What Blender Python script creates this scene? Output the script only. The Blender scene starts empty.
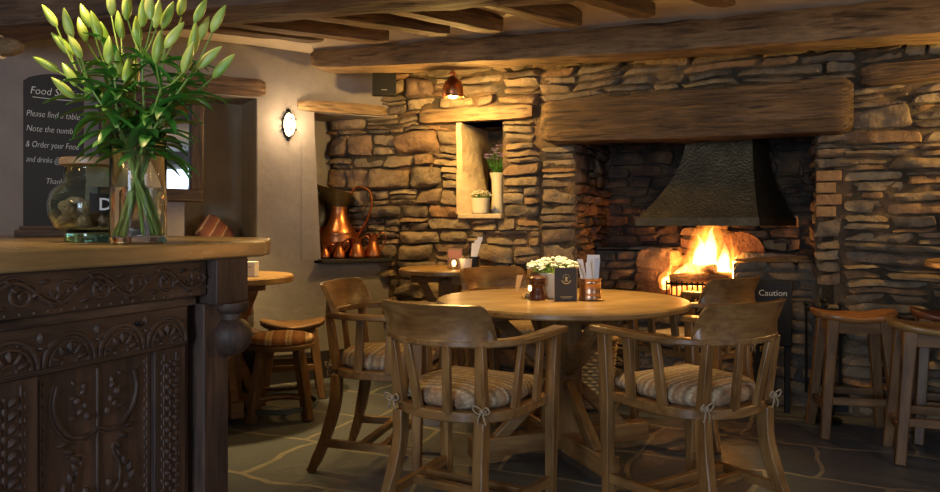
import bpy, bmesh, math, random
from math import sin, cos, pi, radians as R
from mathutils import Vector, noise, Matrix
S = bpy.context.scene
COL = S.collection
rnd = random.Random(7)
V = Vector

# ------------------------------------------------------------- camera, world, lights
H = 1.14
cam_d = bpy.data.cameras.new('camera'); cam = bpy.data.objects.new('camera', cam_d); COL.objects.link(cam)
cam.location = (0, 0, H); cam.rotation_euler = (R(90), 0, 0)
cam_d.sensor_width = 36; cam_d.lens = 740 / 940 * 36; cam_d.shift_y = -(246 - 222) / 940
cam_d.clip_start = .05
S.camera = cam
S.view_settings.view_transform = 'Standard'; S.view_settings.look = 'None'
S.view_settings.gamma = 1; S.view_settings.exposure = 0.08; S.view_settings.use_curve_mapping = False
try: S.cycles.use_denoising = True; S.cycles.max_bounces = 16; S.cycles.transmission_bounces = 16; S.cycles.diffuse_bounces = 5; S.cycles.transparent_max_bounces = 16; S.cycles.volume_bounces = 0; S.cycles.sample_clamp_indirect = 4
except Exception: pass
w = bpy.data.worlds.new('world'); S.world = w; w.use_nodes = True
w.node_tree.nodes['Background'].inputs[0].default_value = (.8, .7, .62, 1)
w.node_tree.nodes['Background'].inputs[1].default_value = .055

def light(name, kind, loc, energy, color, size=.05, target=None, spot=60, blend=.6, sy=None):
    d = bpy.data.lights.new(name, kind); d.energy = energy; d.color = color
    o = bpy.data.objects.new(name, d); COL.objects.link(o); o.location = loc
    if kind == 'AREA':
        d.size = size
        if sy: d.shape = 'RECTANGLE'; d.size_y = sy
    else: d.shadow_soft_size = size
    if kind == 'SPOT': d.spot_size = R(spot); d.spot_blend = blend
    if target is not None:
        o.rotation_euler = (V(target) - V(loc)).to_track_quat('-Z', 'Y').to_euler()
    return o
WARM = (1, .6, .17); COOL = (.62, .78, 1)
light('window_daylight', 'AREA', (4.18, -1.55, 1.5), 52, COOL, 1.7, (2.18, -.9, 1.4), sy=1.1)
light('door_daylight', 'AREA', (-1.9, -3.15, 1.35), 135, COOL, 1.1, (-1.3, -1.15, 1.3), sy=1.5)
light('table_downlight', 'SPOT', (.52, 3.62, 2.22), 215, (1, .7, .3), .04, (.55, 3.58, 0), 58, .95)
light('corner_downlight', 'SPOT', (-1.42, 4.3, 2.2), 230, (1, .68, .26), .05, (-1.42, 4.38, 0), 75, .8)
light('bar_downlight', 'SPOT', (-1.15, 2.05, 2.2), 40, (1, .7, .3), .05, (-1.0, 2.25, 1.1), 80, .9)
light('aisle_downlight', 'SPOT', (-.5, 2.6, 2.2), 18, (1, .68, .26), .06, (-.2, 3.1, 0), 90, .9)
light('right_wall_light', 'POINT', (3.0, 3.75, 1.75), 36, WARM, .06)
light('rear_fill_light', 'POINT', (-2.2, .4, 1.75), 30, (1, .68, .3), .12)  # added warm fill for the beam and ceiling, no lamp known here
light('side_fill_light', 'POINT', (2.6, .9, 1.7), 20, (1, .68, .3), .12)  # second added fill, warms chairs and ceiling from beside the camera
light('far_fill_spot', 'SPOT', (-.15, 4.45, 2.2), 30, WARM, .05, (-.1, 5.1, .8), 80, .9)  # spot added to brighten the far stones and table, no fitting known

# ------------------------------------------------------------- mesh helpers
class MB:
    def __init__(s): s.v = []; s.f = []; s.t = []; s.tint = 0.5
    def add(s, vs, fs):
        n = len(s.v); s.v += [tuple(p) for p in vs]; s.t += [s.tint] * len(vs)
        s.f += [tuple(i + n for i in f) for f in fs]; return s
    def box(s, x0, x1, y0, y1, z0, z1, jit=0):
        vs = [(x + rnd.uniform(-jit, jit), y + rnd.uniform(-jit, jit), z + rnd.uniform(-jit, jit)) for x in (x0, x1) for y in (y0, y1) for z in (z0, z1)]
        return s.add(vs, [(0, 1, 3, 2), (4, 6, 7, 5), (0, 4, 5, 1), (2, 3, 7, 6), (0, 2, 6, 4), (1, 5, 7, 3)])
    def loft(s, rings, closed=False, caps=True):
        n = len(rings[0]); vs = [p for r in rings for p in r]; fs = []
        m = len(rings)
        for i in range(m if closed else m - 1):
            a = i * n; b = ((i + 1) % m) * n
            for j in range(n):
                k = (j + 1) % n; fs.append((a + j, b + j, b + k, a + k))
        if caps and not closed:
            fs.append(tuple(range(n))); fs.append(tuple(range((m - 1) * n, m * n))[::-1])
        return s.add(vs, fs)
    def bar(s, pts, w, h, up=(0, 0, 1), ws=None):
        """rectangular section swept along pts; w sideways, h along up"""
        pts = [V(p) for p in pts]; rings = []
        for i, p in enumerate(pts):
            d = (pts[min(i + 1, len(pts) - 1)] - pts[max(i - 1, 0)]).normalized()
            sd = d.cross(V(up)).normalized(); u = sd.cross(d).normalized()
            a = (w if ws is None else ws[i][0]) / 2; b = (h if ws is None else ws[i][1]) / 2
            rings.append([p + sd * a + u * b, p - sd * a + u * b, p - sd * a - u * b, p + sd * a - u * b])
        return s.loft(rings)
    def tube(s, pts, r, n=8, flat=1, up=None):
        pts = [V(p) for p in pts]; rings = []; prev = V(up) if up else None
        for i, p in enumerate(pts):
            d = (pts[min(i + 1, len(pts) - 1)] - pts[max(i - 1, 0)]).normalized()
            if prev is None: prev = V((0, 0, 1)) if abs(d.z) < .9 else V((1, 0, 0))
            sd = d.cross(prev).normalized(); u = sd.cross(d).normalized(); 
            if up is None: prev = u
            rr = r[i] if isinstance(r, (list, tuple)) else r
            rings.append([p + sd * rr * cos(2 * pi * k / n) + u * rr * flat * sin(2 * pi * k / n) for k in range(n)])
        return s.loft(rings)
    def lathe(s, prof, n=32, c=(0, 0, 0), cap=True, mod=None):
        rings = []
        for r, z in prof:
            rings.append([(c[0] + r * (mod(2 * pi * k / n) if mod else 1) * cos(2 * pi * k / n), c[1] + r * (mod(2 * pi * k / n) if mod else 1) * sin(2 * pi * k / n), c[2] + z) for k in range(n)])
        return s.loft(rings[::-1] if prof[0][1] > prof[-1][1] else rings, caps=cap)
    def prism(s, poly, z0, z1):
        n = len(poly)
        return s.loft([[(x, y, z0) for x, y in poly], [(x, y, z1) for x, y in poly]])
    def ball(s, c, r, n=10, sq=(1, 1, 1)):
        m = max(4, n // 2)
        rings = [[(c[0] + r * sq[0] * sin(pi * i / m) * cos(2 * pi * k / n), c[1] + r * sq[1] * sin(pi * i / m) * sin(2 * pi * k / n), c[2] + r * sq[2] * cos(pi * i / m)) for k in range(n)] for i in range(1, m)]
        rings = rings[::-1]
        return s.loft(rings)
    def build(s, name, mat, parent=None, smooth=35, bevel=0, seg=2, sub=0, loc=None, rot=None):
        me = bpy.data.meshes.new(name); me.from_pydata(s.v, [], s.f); me.validate(); me.update()
        bmm = bmesh.new(); bmm.from_mesh(me); bmesh.ops.recalc_face_normals(bmm, faces=bmm.faces); bmm.to_mesh(me); bmm.free()
        if isinstance(mat, dict):
            ext = [max(p[i] for p in s.v) - min(p[i] for p in s.v) for i in range(3)]
            mat = mat['xyz'[ext.index(max(ext))]]
        me.materials.append(mat)
        if smooth:
            for p in me.polygons: p.use_smooth = True
            me.set_sharp_from_angle(angle=R(smooth))
        if len(set(s.t)) > 1 and len(me.vertices) == len(s.t):
            a = me.attributes.new('tint', 'FLOAT', 'POINT'); a.data.foreach_set('value', s.t)
        o = bpy.data.objects.new(name, me); COL.objects.link(o)
        if parent: o.parent = parent
        if loc: o.location = loc
        if rot: o.rotation_euler = rot
        if bevel:
            m = o.modifiers.new('bevel', 'BEVEL'); m.width = bevel; m.segments = seg; m.limit_method = 'ANGLE'; m.angle_limit = R(40)
        if sub:
            m = o.modifiers.new('subdivision', 'SUBSURF'); m.levels = sub; m.render_levels = sub
        return o

def tag(o, label, cat, group=None):
    o['label'] = label; o['category'] = cat
    if group: o['group'] = group
    return o
def struct(o): o['kind'] = 'structure'; return o
def thing(name, label, cat, loc=(0, 0, 0), rz=0, group=None):
    o = bpy.data.objects.new(name, None); COL.objects.link(o); o.empty_display_size = .1
    o.location = loc; o.rotation_euler = (0, 0, rz); return tag(o, label, cat, group)
def dup(root, loc, rz, label):
    def cp(o, par):
        c = o.copy(); COL.objects.link(c)
        if par: c.parent = par
        for ch in [x for x in kids.get(o.name, [])]: cp(ch, c)
        return c
    kids = {}
    for x in bpy.data.objects:
        if x.parent: kids.setdefault(x.parent.name, []).append(x)
    r = cp(root, None); r.location = loc; r.rotation_euler = (0, 0, rz); r['label'] = label
    return r
def W(px, py, Y):                        # a point seen at that place in the photo, Y metres away
    return V(((px - 470) / 740 * Y, Y, H - (py - 222) / 740 * Y))
def text_mesh(body, size, ext=.0005, align='LEFT', shear=0, bold=0):
    cu = bpy.data.curves.new('lettering', 'FONT'); cu.body = body; cu.size = size; cu.extrude = ext; cu.align_x = align; cu.shear = shear; cu.offset = bold
    cu.resolution_u = 3
    o = bpy.data.objects.new('lettering', cu); COL.objects.link(o)
    bpy.context.view_layer.update()
    me = bpy.data.meshes.new_from_object(o.evaluated_get(bpy.context.evaluated_depsgraph_get()))
    bpy.data.objects.remove(o); return me

# ------------------------------------------------------------- materials
def mat(name, color=(.5, .5, .5), rough=.5, metal=0, **kw):
    m = bpy.data.materials.new(name); m.use_nodes = True
    b = m.node_tree.nodes['Principled BSDF']
    b.inputs['Base Color'].default_value = (*color, 1); b.inputs['Roughness'].default_value = rough; b.inputs['Metallic'].default_value = metal
    for k, v in kw.items(): b.inputs[k.replace('_', ' ')].default_value = v
    return m
class N:
    def __init__(s, m): s.m = m; s.t = m.node_tree; s.b = s.t.nodes['Principled BSDF']
    def n(s, typ, **kw):
        x = s.t.nodes.new(typ)
        for k, v in kw.items(): setattr(x, k, v)
        return x
    def l(s, a, b): s.t.links.new(a, b)
    def coord(s, scale=(1, 1, 1), rot=(0, 0, 0), kind='Object', rand=True):
        tc = s.n('ShaderNodeTexCoord'); mp = s.n('ShaderNodeMapping')
        mp.inputs['Scale'].default_value = scale; mp.inputs['Rotation'].default_value = rot
        s.l(tc.outputs[kind], mp.inputs[0])
        if rand:
            oi = s.n('ShaderNodeObjectInfo'); ml = s.n('ShaderNodeMath', operation='MULTIPLY'); ml.inputs[1].default_value = 37
            s.l(oi.outputs['Random'], ml.inputs[0]); cx = s.n('ShaderNodeCombineXYZ')
            for i in range(3): s.l(ml.outputs[0], cx.inputs[i])
            s.l(cx.outputs[0], mp.inputs['Location'])
        return mp.outputs[0]
    def noise(s, vec, scale, detail=5, rough=.6, dist=0):
        x = s.n('ShaderNodeTexNoise'); x.inputs['Scale'].default_value = scale; x.inputs['Detail'].default_value = detail
        x.inputs['Roughness'].default_value = rough; x.inputs['Distortion'].default_value = dist
        s.l(vec, x.inputs['Vector']); return x.outputs['Fac']
    def ramp(s, fac, stops):
        x = s.n('ShaderNodeValToRGB'); e = x.color_ramp.elements
        e[0].position, e[0].color = stops[0][0], (*stops[0][1], 1); e[1].position, e[1].color = stops[-1][0], (*stops[-1][1], 1)
        for p, c in stops[1:-1]: q = e.new(p); q.color = (*c, 1)
        s.l(fac, x.inputs[0]); return x.outputs[0]
    def mix(s, fac, a, b, mode='MIX'):
        x = s.n('ShaderNodeMix', data_type='RGBA', blend_type=mode)
        for v, i in ((fac, 0), (a, 6), (b, 7)):
            if hasattr(v, 'is_output'): s.l(v, x.inputs[i])
            else: x.inputs[i].default_value = v if i == 0 else (*v, 1)
        return x.outputs[2]
    def bump(s, h, strength=.4, dist=.01, prev=None):
        x = s.n('ShaderNodeBump'); x.inputs['Strength'].default_value = strength; x.inputs['Distance'].default_value = dist
        s.l(h, x.inputs['Height']); 
        if prev: s.l(prev, x.inputs['Normal'])
        s.l(x.outputs[0], s.b.inputs['Normal']); return x.outputs[0]
    def color(s, c): s.l(c, s.b.inputs['Base Color'])
    def rough(s, fac, a, b):
        x = s.n('ShaderNodeMapRange'); s.l(fac, x.inputs[0]); x.inputs[3].default_value = a; x.inputs[4].default_value = b
        s.l(x.outputs[0], s.b.inputs['Roughness'])

def wood(name, dark, mid, light_, rough=(.32, .5), grain=14, bump=.15, axes='xyz', coat=0, stretch=9, knots=0):
    out = {}
    for ax in axes:
        m = mat(name + '_' + ax, mid); n = N(m)
        sc = [stretch] * 3; sc['xyz'.index(ax)] = 1
        v = n.coord(tuple(sc))
        f = n.noise(v, grain / stretch, 6, .62, .6); f2 = n.noise(v, grain * 4 / stretch, 3, .6, .2)
        c = n.ramp(f, [(.3, dark), (.5, mid), (.68, light_)])
        c = n.mix(.35, c, n.ramp(f2, [(.35, dark), (.6, light_)]))
        v3 = n.coord((1, 1, 1)); f3 = n.noise(v3, 3.5, 3, .5)
        c = n.mix(n.ramp(f3, [(.35, (0, 0, 0)), (.65, (.45, .45, .45))]), c, tuple(x * .55 for x in dark))
        if bump > .7:
            fc = n.noise(v, 30 / stretch, 4, .5, .3); c = n.mix(n.ramp(fc, [(.58, (0, 0, 0)), (.68, (.75, .75, .75))]), c, tuple(x * .25 for x in dark))
            b0 = n.bump(fc, -.8, .02)
        n.color(c); n.rough(f, rough[1], rough[0]); n.bump(f, bump, .004 if bump < .7 else .018, b0 if bump > .7 else None)
        if coat: m.node_tree.nodes['Principled BSDF'].inputs['Coat Weight'].default_value = coat
        out[ax] = m
    return out
OAK = wood('oak', (.10, .042, .012), (.235, .115, .036), (.36, .2, .072), (.26, .42))
OAKT = wood('table_oak', (.16, .08, .025), (.33, .19, .068), (.45, .28, .11), (.28, .42))
OAKC = wood('counter_oak', (.25, .16, .065), (.4, .27, .115), (.5, .35, .165), (.2, .34))
DARK = wood('carved_oak', (.018, .009, .006), (.068, .034, .021), (.13, .07, .043), (.5, .75), bump=.5)
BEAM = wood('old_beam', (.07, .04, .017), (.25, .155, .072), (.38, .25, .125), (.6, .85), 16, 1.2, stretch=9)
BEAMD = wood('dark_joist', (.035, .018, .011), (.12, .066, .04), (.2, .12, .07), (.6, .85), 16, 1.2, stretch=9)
LINT = wood('lintel_oak', (.018, .009, .004), (.14, .072, .026), (.28, .16, .06), (.5, .8), 26, 1.4, stretch=15)
STOOL = wood('stool_wood', (.07, .034, .012), (.16, .08, .03), (.25, .135, .055), (.34, .5))
SEATW = wood('seat_wood', (.18, .07, .02), (.32, .14, .045), (.42, .2, .075), (.24, .4))
FRAMEW = wood('frame_wood', (.012, .006, .004), (.05, .026, .017), (.09, .05, .033), (.45, .7), bump=.8)

def plaster(name, c1, c2, bump=.35, scale=5):
    m = mat(name, c1, .85); n = N(m); v = n.coord(rand=False)
    n.color(n.ramp(n.noise(v, scale, 6), [(.35, c1), (.65, c2)])); n.bump(n.noise(v, scale * 2.4, 6, .55), bump, .02); return m
PLASTER = plaster('painted_plaster', (.19, .17, .17), (.23, .21, .205))
OLIVE = plaster('olive_plaster', (.24, .2, .13), (.3, .25, .17))
CEIL = plaster('ceiling_plaster', (.5, .42, .34), (.58, .5, .41), .5)
NICHE = plaster('niche_plaster', (.5, .38, .22), (.62, .5, .32), .6, 9)

def stone(name, cols, mortar=False, rough=.75):
    m = mat(name, cols[0], rough); n = N(m); v = n.coord(rand=False)
    at = n.n('ShaderNodeAttribute'); at.attribute_name = 'tint'
    base = n.ramp(at.outputs['Fac'], [(i / (len(cols) - 1), c) for i, c in enumerate(cols)])
    f = n.noise(v, 14, 8, .65); f2 = n.noise(v, 55, 5, .7); f4 = n.noise(v, 4.5, 4, .6)
    c = n.mix(n.ramp(f, [(.35, (0, 0, 0)), (.7, (.7, .7, .7))]), base, (.3, .24, .16), 'MULTIPLY')
    c = n.mix(n.ramp(f4, [(.45, (0, 0, 0)), (.72, (.5, .5, .5))]), c, (.34, .2, .09))
    n.color(c)
    b1 = n.bump(f, 1.0, .03); n.bump(f2, .9, .009, b1)
    return m
STONE = stone('slate_stone', [(.10, .095, .09), (.24, .19, .125), (.34, .265, .17), (.16, .135, .105), (.42, .33, .2), (.26, .2, .13), (.34, .19, .09), (.13, .115, .1)])
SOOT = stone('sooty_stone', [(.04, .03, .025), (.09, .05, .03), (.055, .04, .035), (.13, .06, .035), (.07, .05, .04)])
HEARTH = stone('hearth_stone', [(.16, .15, .13), (.24, .2, .15), (.11, .1, .09), (.28, .22, .15), (.2, .16, .12)])
FIREBRICK = stone('fire_brick', [(.38, .2, .1), (.42, .26, .12), (.32, .16, .08), (.44, .3, .15)])
MORTAR = stone('mortar', [(.055, .04, .022), (.055, .04, .022)])
def flags():
    m = mat('flagstones', (.05, .06, .07), .4); n = N(m); v0 = n.coord((1, 1, 1), (0, 0, R(25)), rand=False)
    nz = n.n('ShaderNodeTexNoise'); nz.inputs['Scale'].default_value = 2.2; n.l(v0, nz.inputs['Vector'])
    sub = n.n('ShaderNodeVectorMath', operation='SUBTRACT'); sub.inputs[1].default_value = (.5, .5, .5); n.l(nz.outputs['Color'], sub.inputs[0])
    sc = n.n('ShaderNodeVectorMath', operation='SCALE'); sc.inputs['Scale'].default_value = .2; n.l(sub.outputs[0], sc.inputs[0])
    ad = n.n('ShaderNodeVectorMath', operation='ADD'); n.l(v0, ad.inputs[0]); n.l(sc.outputs[0], ad.inputs[1])
    br = n.n('ShaderNodeTexBrick'); n.l(ad.outputs[0], br.inputs['Vector'])
    br.inputs['Scale'].default_value = 1; br.inputs['Brick Width'].default_value = .78; br.inputs['Row Height'].default_value = .52
    br.inputs['Mortar Size'].default_value = .014; br.inputs['Mortar Smooth'].default_value = .3; br.offset = .43; br.squash = .7; br.squash_frequency = 3
    br.inputs['Color1'].default_value = (.05, .062, .085, 1); br.inputs['Color2'].default_value = (.095, .1, .108, 1); br.inputs['Mortar'].default_value = (.24, .21, .16, 1)
    f = n.noise(v0, 7, 8, .65); f2 = n.noise(v0, 1.6, 3)
    c = n.mix(n.ramp(f, [(.35, (0, 0, 0)), (.7, (.6, .6, .6))]), br.outputs['Color'], (.075, .085, .1))
    c = n.mix(n.ramp(f2, [(.55, (0, 0, 0)), (.75, (.4, .4, .4))]), c, (.09, .06, .045))
    n.color(c); n.rough(f, .24, .45)
    inv = n.n('ShaderNodeMath', operation='SUBTRACT'); inv.inputs[0].default_value = 1; n.l(br.outputs['Fac'], inv.inputs[1])
    b1 = n.bump(inv.outputs[0], .5, .012); n.bump(f, .45, .015, b1)
    return m
FLAGS = flags()
def weave(name, bands, scale, axis=1, rough=.9):
    m = mat(name, (.4, .3, .2), rough); n = N(m); v = n.coord(rand=False)
    sx = n.n('ShaderNodeSeparateXYZ'); n.l(v, sx.inputs[0])
    nz = n.noise(v, 30, 2); ml = n.n('ShaderNodeMath', operation='MULTIPLY_ADD'); ml.inputs[1].default_value = .012; n.l(nz, ml.inputs[0]); n.l(sx.outputs[axis], ml.inputs[2])
    m2 = n.n('ShaderNodeMath', operation='MULTIPLY'); m2.inputs[1].default_value = scale; n.l(ml.outputs[0], m2.inputs[0])
    fr = n.n('ShaderNodeMath', operation='FRACT'); n.l(m2.outputs[0], fr.inputs[0])
    c = n.ramp(fr.outputs[0], bands)
    ck = n.n('ShaderNodeTexVoronoi'); ck.inputs['Scale'].default_value = 75; n.l(v, ck.inputs['Vector'])
    c = n.mix(n.ramp(ck.outputs['Distance'], [(.3, (0, 0, 0)), (.55, (.35, .35, .35))]), c, (.1, .055, .03))
    n.color(c); n.bump(ck.outputs['Distance'], .4, .003); return m
CUSH = weave('cushion_weave', [(0, (.42, .3, .17)), (.2, (.3, .16, .08)), (.3, (.55, .44, .28)), (.42, (.2, .13, .08)), (.5, (.47, .35, .2)), (.66, (.36, .2, .1)), (.76, (.58, .48, .32)), (.88, (.2, .14, .09)), (1, (.42, .3, .17))], 8.5, 1)
STCUSH = weave('stool_weave', [(0, (.42, .2, .07)), (.3, (.3, .1, .04)), (.38, (.62, .5, .3)), (.5, (.45, .22, .08)), (.62, (.62, .5, .3)), (.7, (.3, .1, .04)), (1, (.42, .2, .07))], 9, 0)
REDCUSH = weave('red_weave', [(0, (.12, .03, .025)), (.4, (.2, .06, .04)), (.5, (.4, .3, .2)), (.6, (.1, .03, .03)), (1, (.12, .03, .025))], 14, 0)
TIE = mat('cushion_ribbon', (.3, .22, .14), .8)
LEATHER = mat('brown_leather', (.16, .05, .02), .42)
IRON = mat('black_iron', (.012, .012, .012), .5, .6)
BLACKW = mat('black_painted_wood', (.006, .005, .005), .65)
CHALKB = mat('chalkboard', (.010, .007, .005), .7)
CHALK = mat('chalk', (.7, .68, .62), .9)
WHITE = mat('white_ceramic', (.72, .7, .64), .3)
PAPER = mat('white_paper', (.72, .73, .75), .8)
CREAMP = mat('cream_pot', (.75, .68, .5), .5)
GLASS = mat('clear_glass', (1, 1, 1), .02, Transmission_Weight=1.0, IOR=1.3)
GGLASS = mat('green_tinted_glass', (.82, .95, .88), .02, Transmission_Weight=1.0, IOR=1.3)
THICKG = mat('thick_green_glass', (.3, .75, .6), .03, Transmission_Weight=1.0, IOR=1.45)
WATER = mat('water', (.96, .98, .94), .0, Transmission_Weight=1.0, IOR=1.2)
def hammered(name, col, rough, scale, strength, metal=1):
    m = mat(name, col, rough, metal); n = N(m); v = n.coord(rand=False)
    vo = n.n('ShaderNodeTexVoronoi'); vo.inputs['Scale'].default_value = scale; n.l(v, vo.inputs['Vector'])
    n.bump(vo.outputs['Distance'], strength, .006); f = n.noise(v, 9, 4); n.rough(f, rough * .7, rough * 1.4)
    n.color(n.mix(n.ramp(f, [(.35, (0, 0, 0)), (.7, (.7, .7, .7))]), col, tuple(x * .45 for x in col)))
    return m
COPPER = hammered('copper', (.58, .22, .09), .33, 40, .12)
COPPERB = hammered('brushed_copper', (.55, .34, .22), .3, 40, .05)
BRASS = hammered('old_brass', (.22, .17, .08), .4, 40, .2)
HOOD = hammered('hammered_iron', (.10, .08, .045), .5, 70, .55, .75)
LEAF = mat('lily_leaf', (.06, .23, .03), .38)
STEM = mat('lily_stem_green', (.2, .33, .06), .45)
def budmat():
    m = mat('lily_bud', (.4, .5, .1), .4, Subsurface_Weight=.15); n = N(m); v = n.coord((3, 3, 1))
    n.color(n.ramp(n.noise(v, 9, 3, .5), [(.3, (.16, .32, .04)), (.5, (.36, .52, .1)), (.72, (.66, .68, .22))])); return m
BUD = budmat()
def emis(name, col, st):
    m = mat(name, (0, 0, 0), .5); b = m.node_tree.nodes['Principled BSDF']
    b.inputs['Emission Color'].default_value = (*col, 1); b.inputs['Emission Strength'].default_value = st; return m
GLOW = emis('lamp_glow', (1, .75, .4), 9)
BULB = emis('bulb_glow', (1, .62, .24), 30)
CANDLE = emis('candle_flame', (1, .6, .2), 9)
EMBER = emis('embers', (1, .2, .03), 4)
# ------------------------------------------------------------- the room
CN = V((-.628, 5.70, 0)); WU = V((.9063, -.4226, 0)); WN = V((.4226, .9063, 0))      # stone wall: along, into
LU = V((-.836, -.549, 0)); LN = V((-.549, .836, 0))                                   # left wall: along (away from the corner), into
def onwall(u, d, z): return CN + WU * u + WN * d + V((0, 0, z))
def onleft(t, d, z): return CN + LU * t + LN * d + V((0, 0, z))
ZC = 2.36

fl = MB(); fl.box(-6, 6, -3.5, 7.5, -.1, 0); struct(fl.build('floor', FLAGS, smooth=0))
ce = MB()
nx = 24
gv = []; gf = []
for i in range(nx + 1):
    for j in range(nx + 1):
        x = -6 + 12 * i / nx; y = -3.5 + 11 * j / nx
        gv.append((x, y, ZC + .02 * noise.noise(V((x * 1.3, y * 1.3, 0)))))
for i in range(nx):
    for j in range(nx):
        a = i * (nx + 1) + j; gf.append((a, a + 1, a + nx + 2, a + nx + 1))
ce.add(gv, gf); ce.box(-6, 6, -3.5, 7.5, ZC + .05, ZC + .15)
struct(ce.build('ceiling', CEIL, smooth=60))

def stone_cell(mb, F, u0, u1, z0, z1, pro, rg, wob, rough=1.0, blocky=5):
    """one rough stone filling a cell; F maps (u, d, z) to a point, d<0 is towards the room"""
    wu, wz = u1 - u0, z1 - z0
    A_ = [-1, -.9] + [-.9 + 1.8 * i / max(2, min(9, int(wu / .035))) for i in range(1, max(2, min(9, int(wu / .035))))] + [.9, 1]; B_ = [-1, -.86] + [-.86 + 1.72 * i / max(2, min(6, int(wz / .025))) for i in range(1, max(2, min(6, int(wz / .025))))] + [.86, 1]
    nu = len(A_) - 1; nz = len(B_) - 1; sk1, sk2, sk3 = rg.uniform(-.2, .2), rg.uniform(-.16, .16), rg.uniform(-.22, .22)
    gap = min(.006, wz * .08); seed = rg.uniform(0, 100); pw = rg.uniform(4.5, blocky + 8)
    tiltu, tiltz = rg.uniform(-.018, .018), rg.uniform(-.02, .012); dep = rg.uniform(.15, 1.15) * pro
    mb.tint = rg.random()
    def warp(u, z):
        q = V((u * 2.3, z * 2.3, wob)); q2 = V((u * 6, z * 6, wob + 5))
        return u + .02 * noise.noise(q + V((9, 0, 0))) + .008 * noise.noise(q2 + V((3, 1, 0))), z + .028 * noise.noise(q) + .010 * noise.noise(q2)
    vs = []; rim = []
    for i in range(nu + 1):
        for j in range(nz + 1):
            a, b = A_[i], B_[j]
            m = (abs(a) ** pw + abs(b) ** pw) ** (1 / pw) or 1
            mx = max(abs(a), abs(b))
            k = mx / m if mx else 1                                   # round the square to a superellipse
            uu = (u0 + u1) / 2 + a * k * (wu / 2 - gap); zz = (z0 + z1) / 2 + b * k * (wz / 2 - gap) * (1 + sk1 * a) + sk2 * a * wz * .5; uu += sk3 * b * wu * .3
            nn = noise.noise(V((uu * 14 + seed, zz * 20, seed)))
            edge = max(0, 1 - mx ** 7)
            d = -dep * (.35 + .65 * edge) - tiltu * a - tiltz * b - .014 * rough * nn * (.4 + edge) - .02 * rough * noise.noise(V((uu * 5 + seed, zz * 7, seed)))
            if mx > .999: d = .012 
            eu = .006 * noise.noise(V((uu * 22, zz * 22, seed))); ez = .006 * noise.noise(V((uu * 22, zz * 22, seed + 7)))
            uu, zz = warp(uu + eu, zz + ez); vs.append(F(uu, d, zz))
    fs = []
    for i in range(nu):
        for j in range(nz):
            a = i * (nz + 1) + j; fs.append((a, a + nz + 1, a + nz + 2, a + 1))
    mb.add(vs, fs)

def pack(mb, F, u0, u1, z0, z1, rows, lens, pro, holes, seed, sub=.35, rough=1.0, blocky=5):
    rg = random.Random(seed); z = z0
    while z < z1 - .01:
        h = rg.uniform(*rows)
        if z1 - (z + h) < rows[0]: h = z1 - z
        for ez in [e for q in holes for e in q[2:]]:
            if z + .02 < ez < z + h - .001: h = ez - z
        spans = [(u0, u1)]
        for hu0, hu1, hz0, hz1 in holes:
            if z + h * .5 > hz0 and z + h * .5 < hz1:
                spans = [p for a, b in spans for p in ((a, min(b, hu0)), (max(a, hu1), b)) if p[1] - p[0] > .025]
        for a, b in spans:
            u = a
            while u < b - .001:
                L = rg.uniform(*lens) * (h / ((rows[0] + rows[1]) / 2)) ** .3
                if b - (u + L) < lens[0] * .6: L = b - u
                n = 1
                if h > .07 and rg.random() < sub: n = rg.choice([2, 2, 3] if h > .1 else [2])
                cuts = [0] + sorted(rg.uniform(.25, .75) for _ in range(n - 1)) + [1]
                if n == 3: cuts = [0, rg.uniform(.25, .4), rg.uniform(.6, .75), 1]
                for k in range(n):
                    stone_cell(mb, F, u, u + L, z + h * cuts[k], z + h * cuts[k + 1], pro * (1 if n == 1 else .7), rg, 0, rough, blocky)
                u += L
        z += h

# stone wall: mortar backing with openings, and the stones laid in it
NI = (.62, .954, 1.20, 1.866); FP = (1.49, 2.98, 0, 1.69)
bk = MB()
for u0, u1, z0, z1 in ((-.56, NI[0], 0, ZC), (NI[0], NI[1], 0, NI[2]), (NI[0], NI[1], NI[3], ZC), (NI[1], FP[0], 0, ZC), (FP[0], FP[1], FP[3], ZC), (FP[1], 4.6, 0, ZC)):
    bk.loft([[onwall(u0, .0, z0), onwall(u1, .0, z0), onwall(u1, .0, z1), onwall(u0, .0, z1)], [onwall(u0, .3, z0), onwall(u1, .3, z0), onwall(u1, .3, z1), onwall(u0, .3, z1)]][::-1])
backing = struct(bk.build('wall_back', MORTAR, smooth=0))
st = MB()
lint_main = (1.27, 3.2, 1.66, 1.99); lint_niche = (.28, 1.2, 1.862, 1.985); lint_right = (3.2, 4.6, 1.93, 2.07)
pack(st, onwall, -.56, 1.24, 0, ZC, (.075, .19), (.13, .38), .06, [(NI[0], NI[1], NI[2] - .035, NI[3]), lint_niche, (1.2, 1.3, 1.66, 1.99)], 3, .45, 1.6, 4)
pack(st, onwall, 1.24, 1.49, 0, 1.66, (.06, .15), (.16, .3), .045, [FP], 5, .4, 1.1)
pack(st, onwall, 1.24, 3.2, 1.99, ZC, (.035, .075), (.16, .5), .045, [], 8, .15, .9)
pack(st, onwall, 2.98, 3.2, 1.45, 1.66, (.045, .08), (.15, .25), .05, [], 9, .2)
pack(st, onwall, 3.2, 4.6, 1.93, ZC, (.06, .13), (.1, .25), .045, [lint_right], 13, .3, 1.2)
pack(st, onwall, 3.12, 4.6, 0, 1.93, (.06, .15), (.2, .55), .06, [], 11, .75, 1.8)
pack(st, onwall, 2.98, 3.12, 0, 1.16, (.06, .1), (.1, .16), .045, [], 17, .1)
struct(st.build('wall_stonework', STONE, smooth=50))
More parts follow.
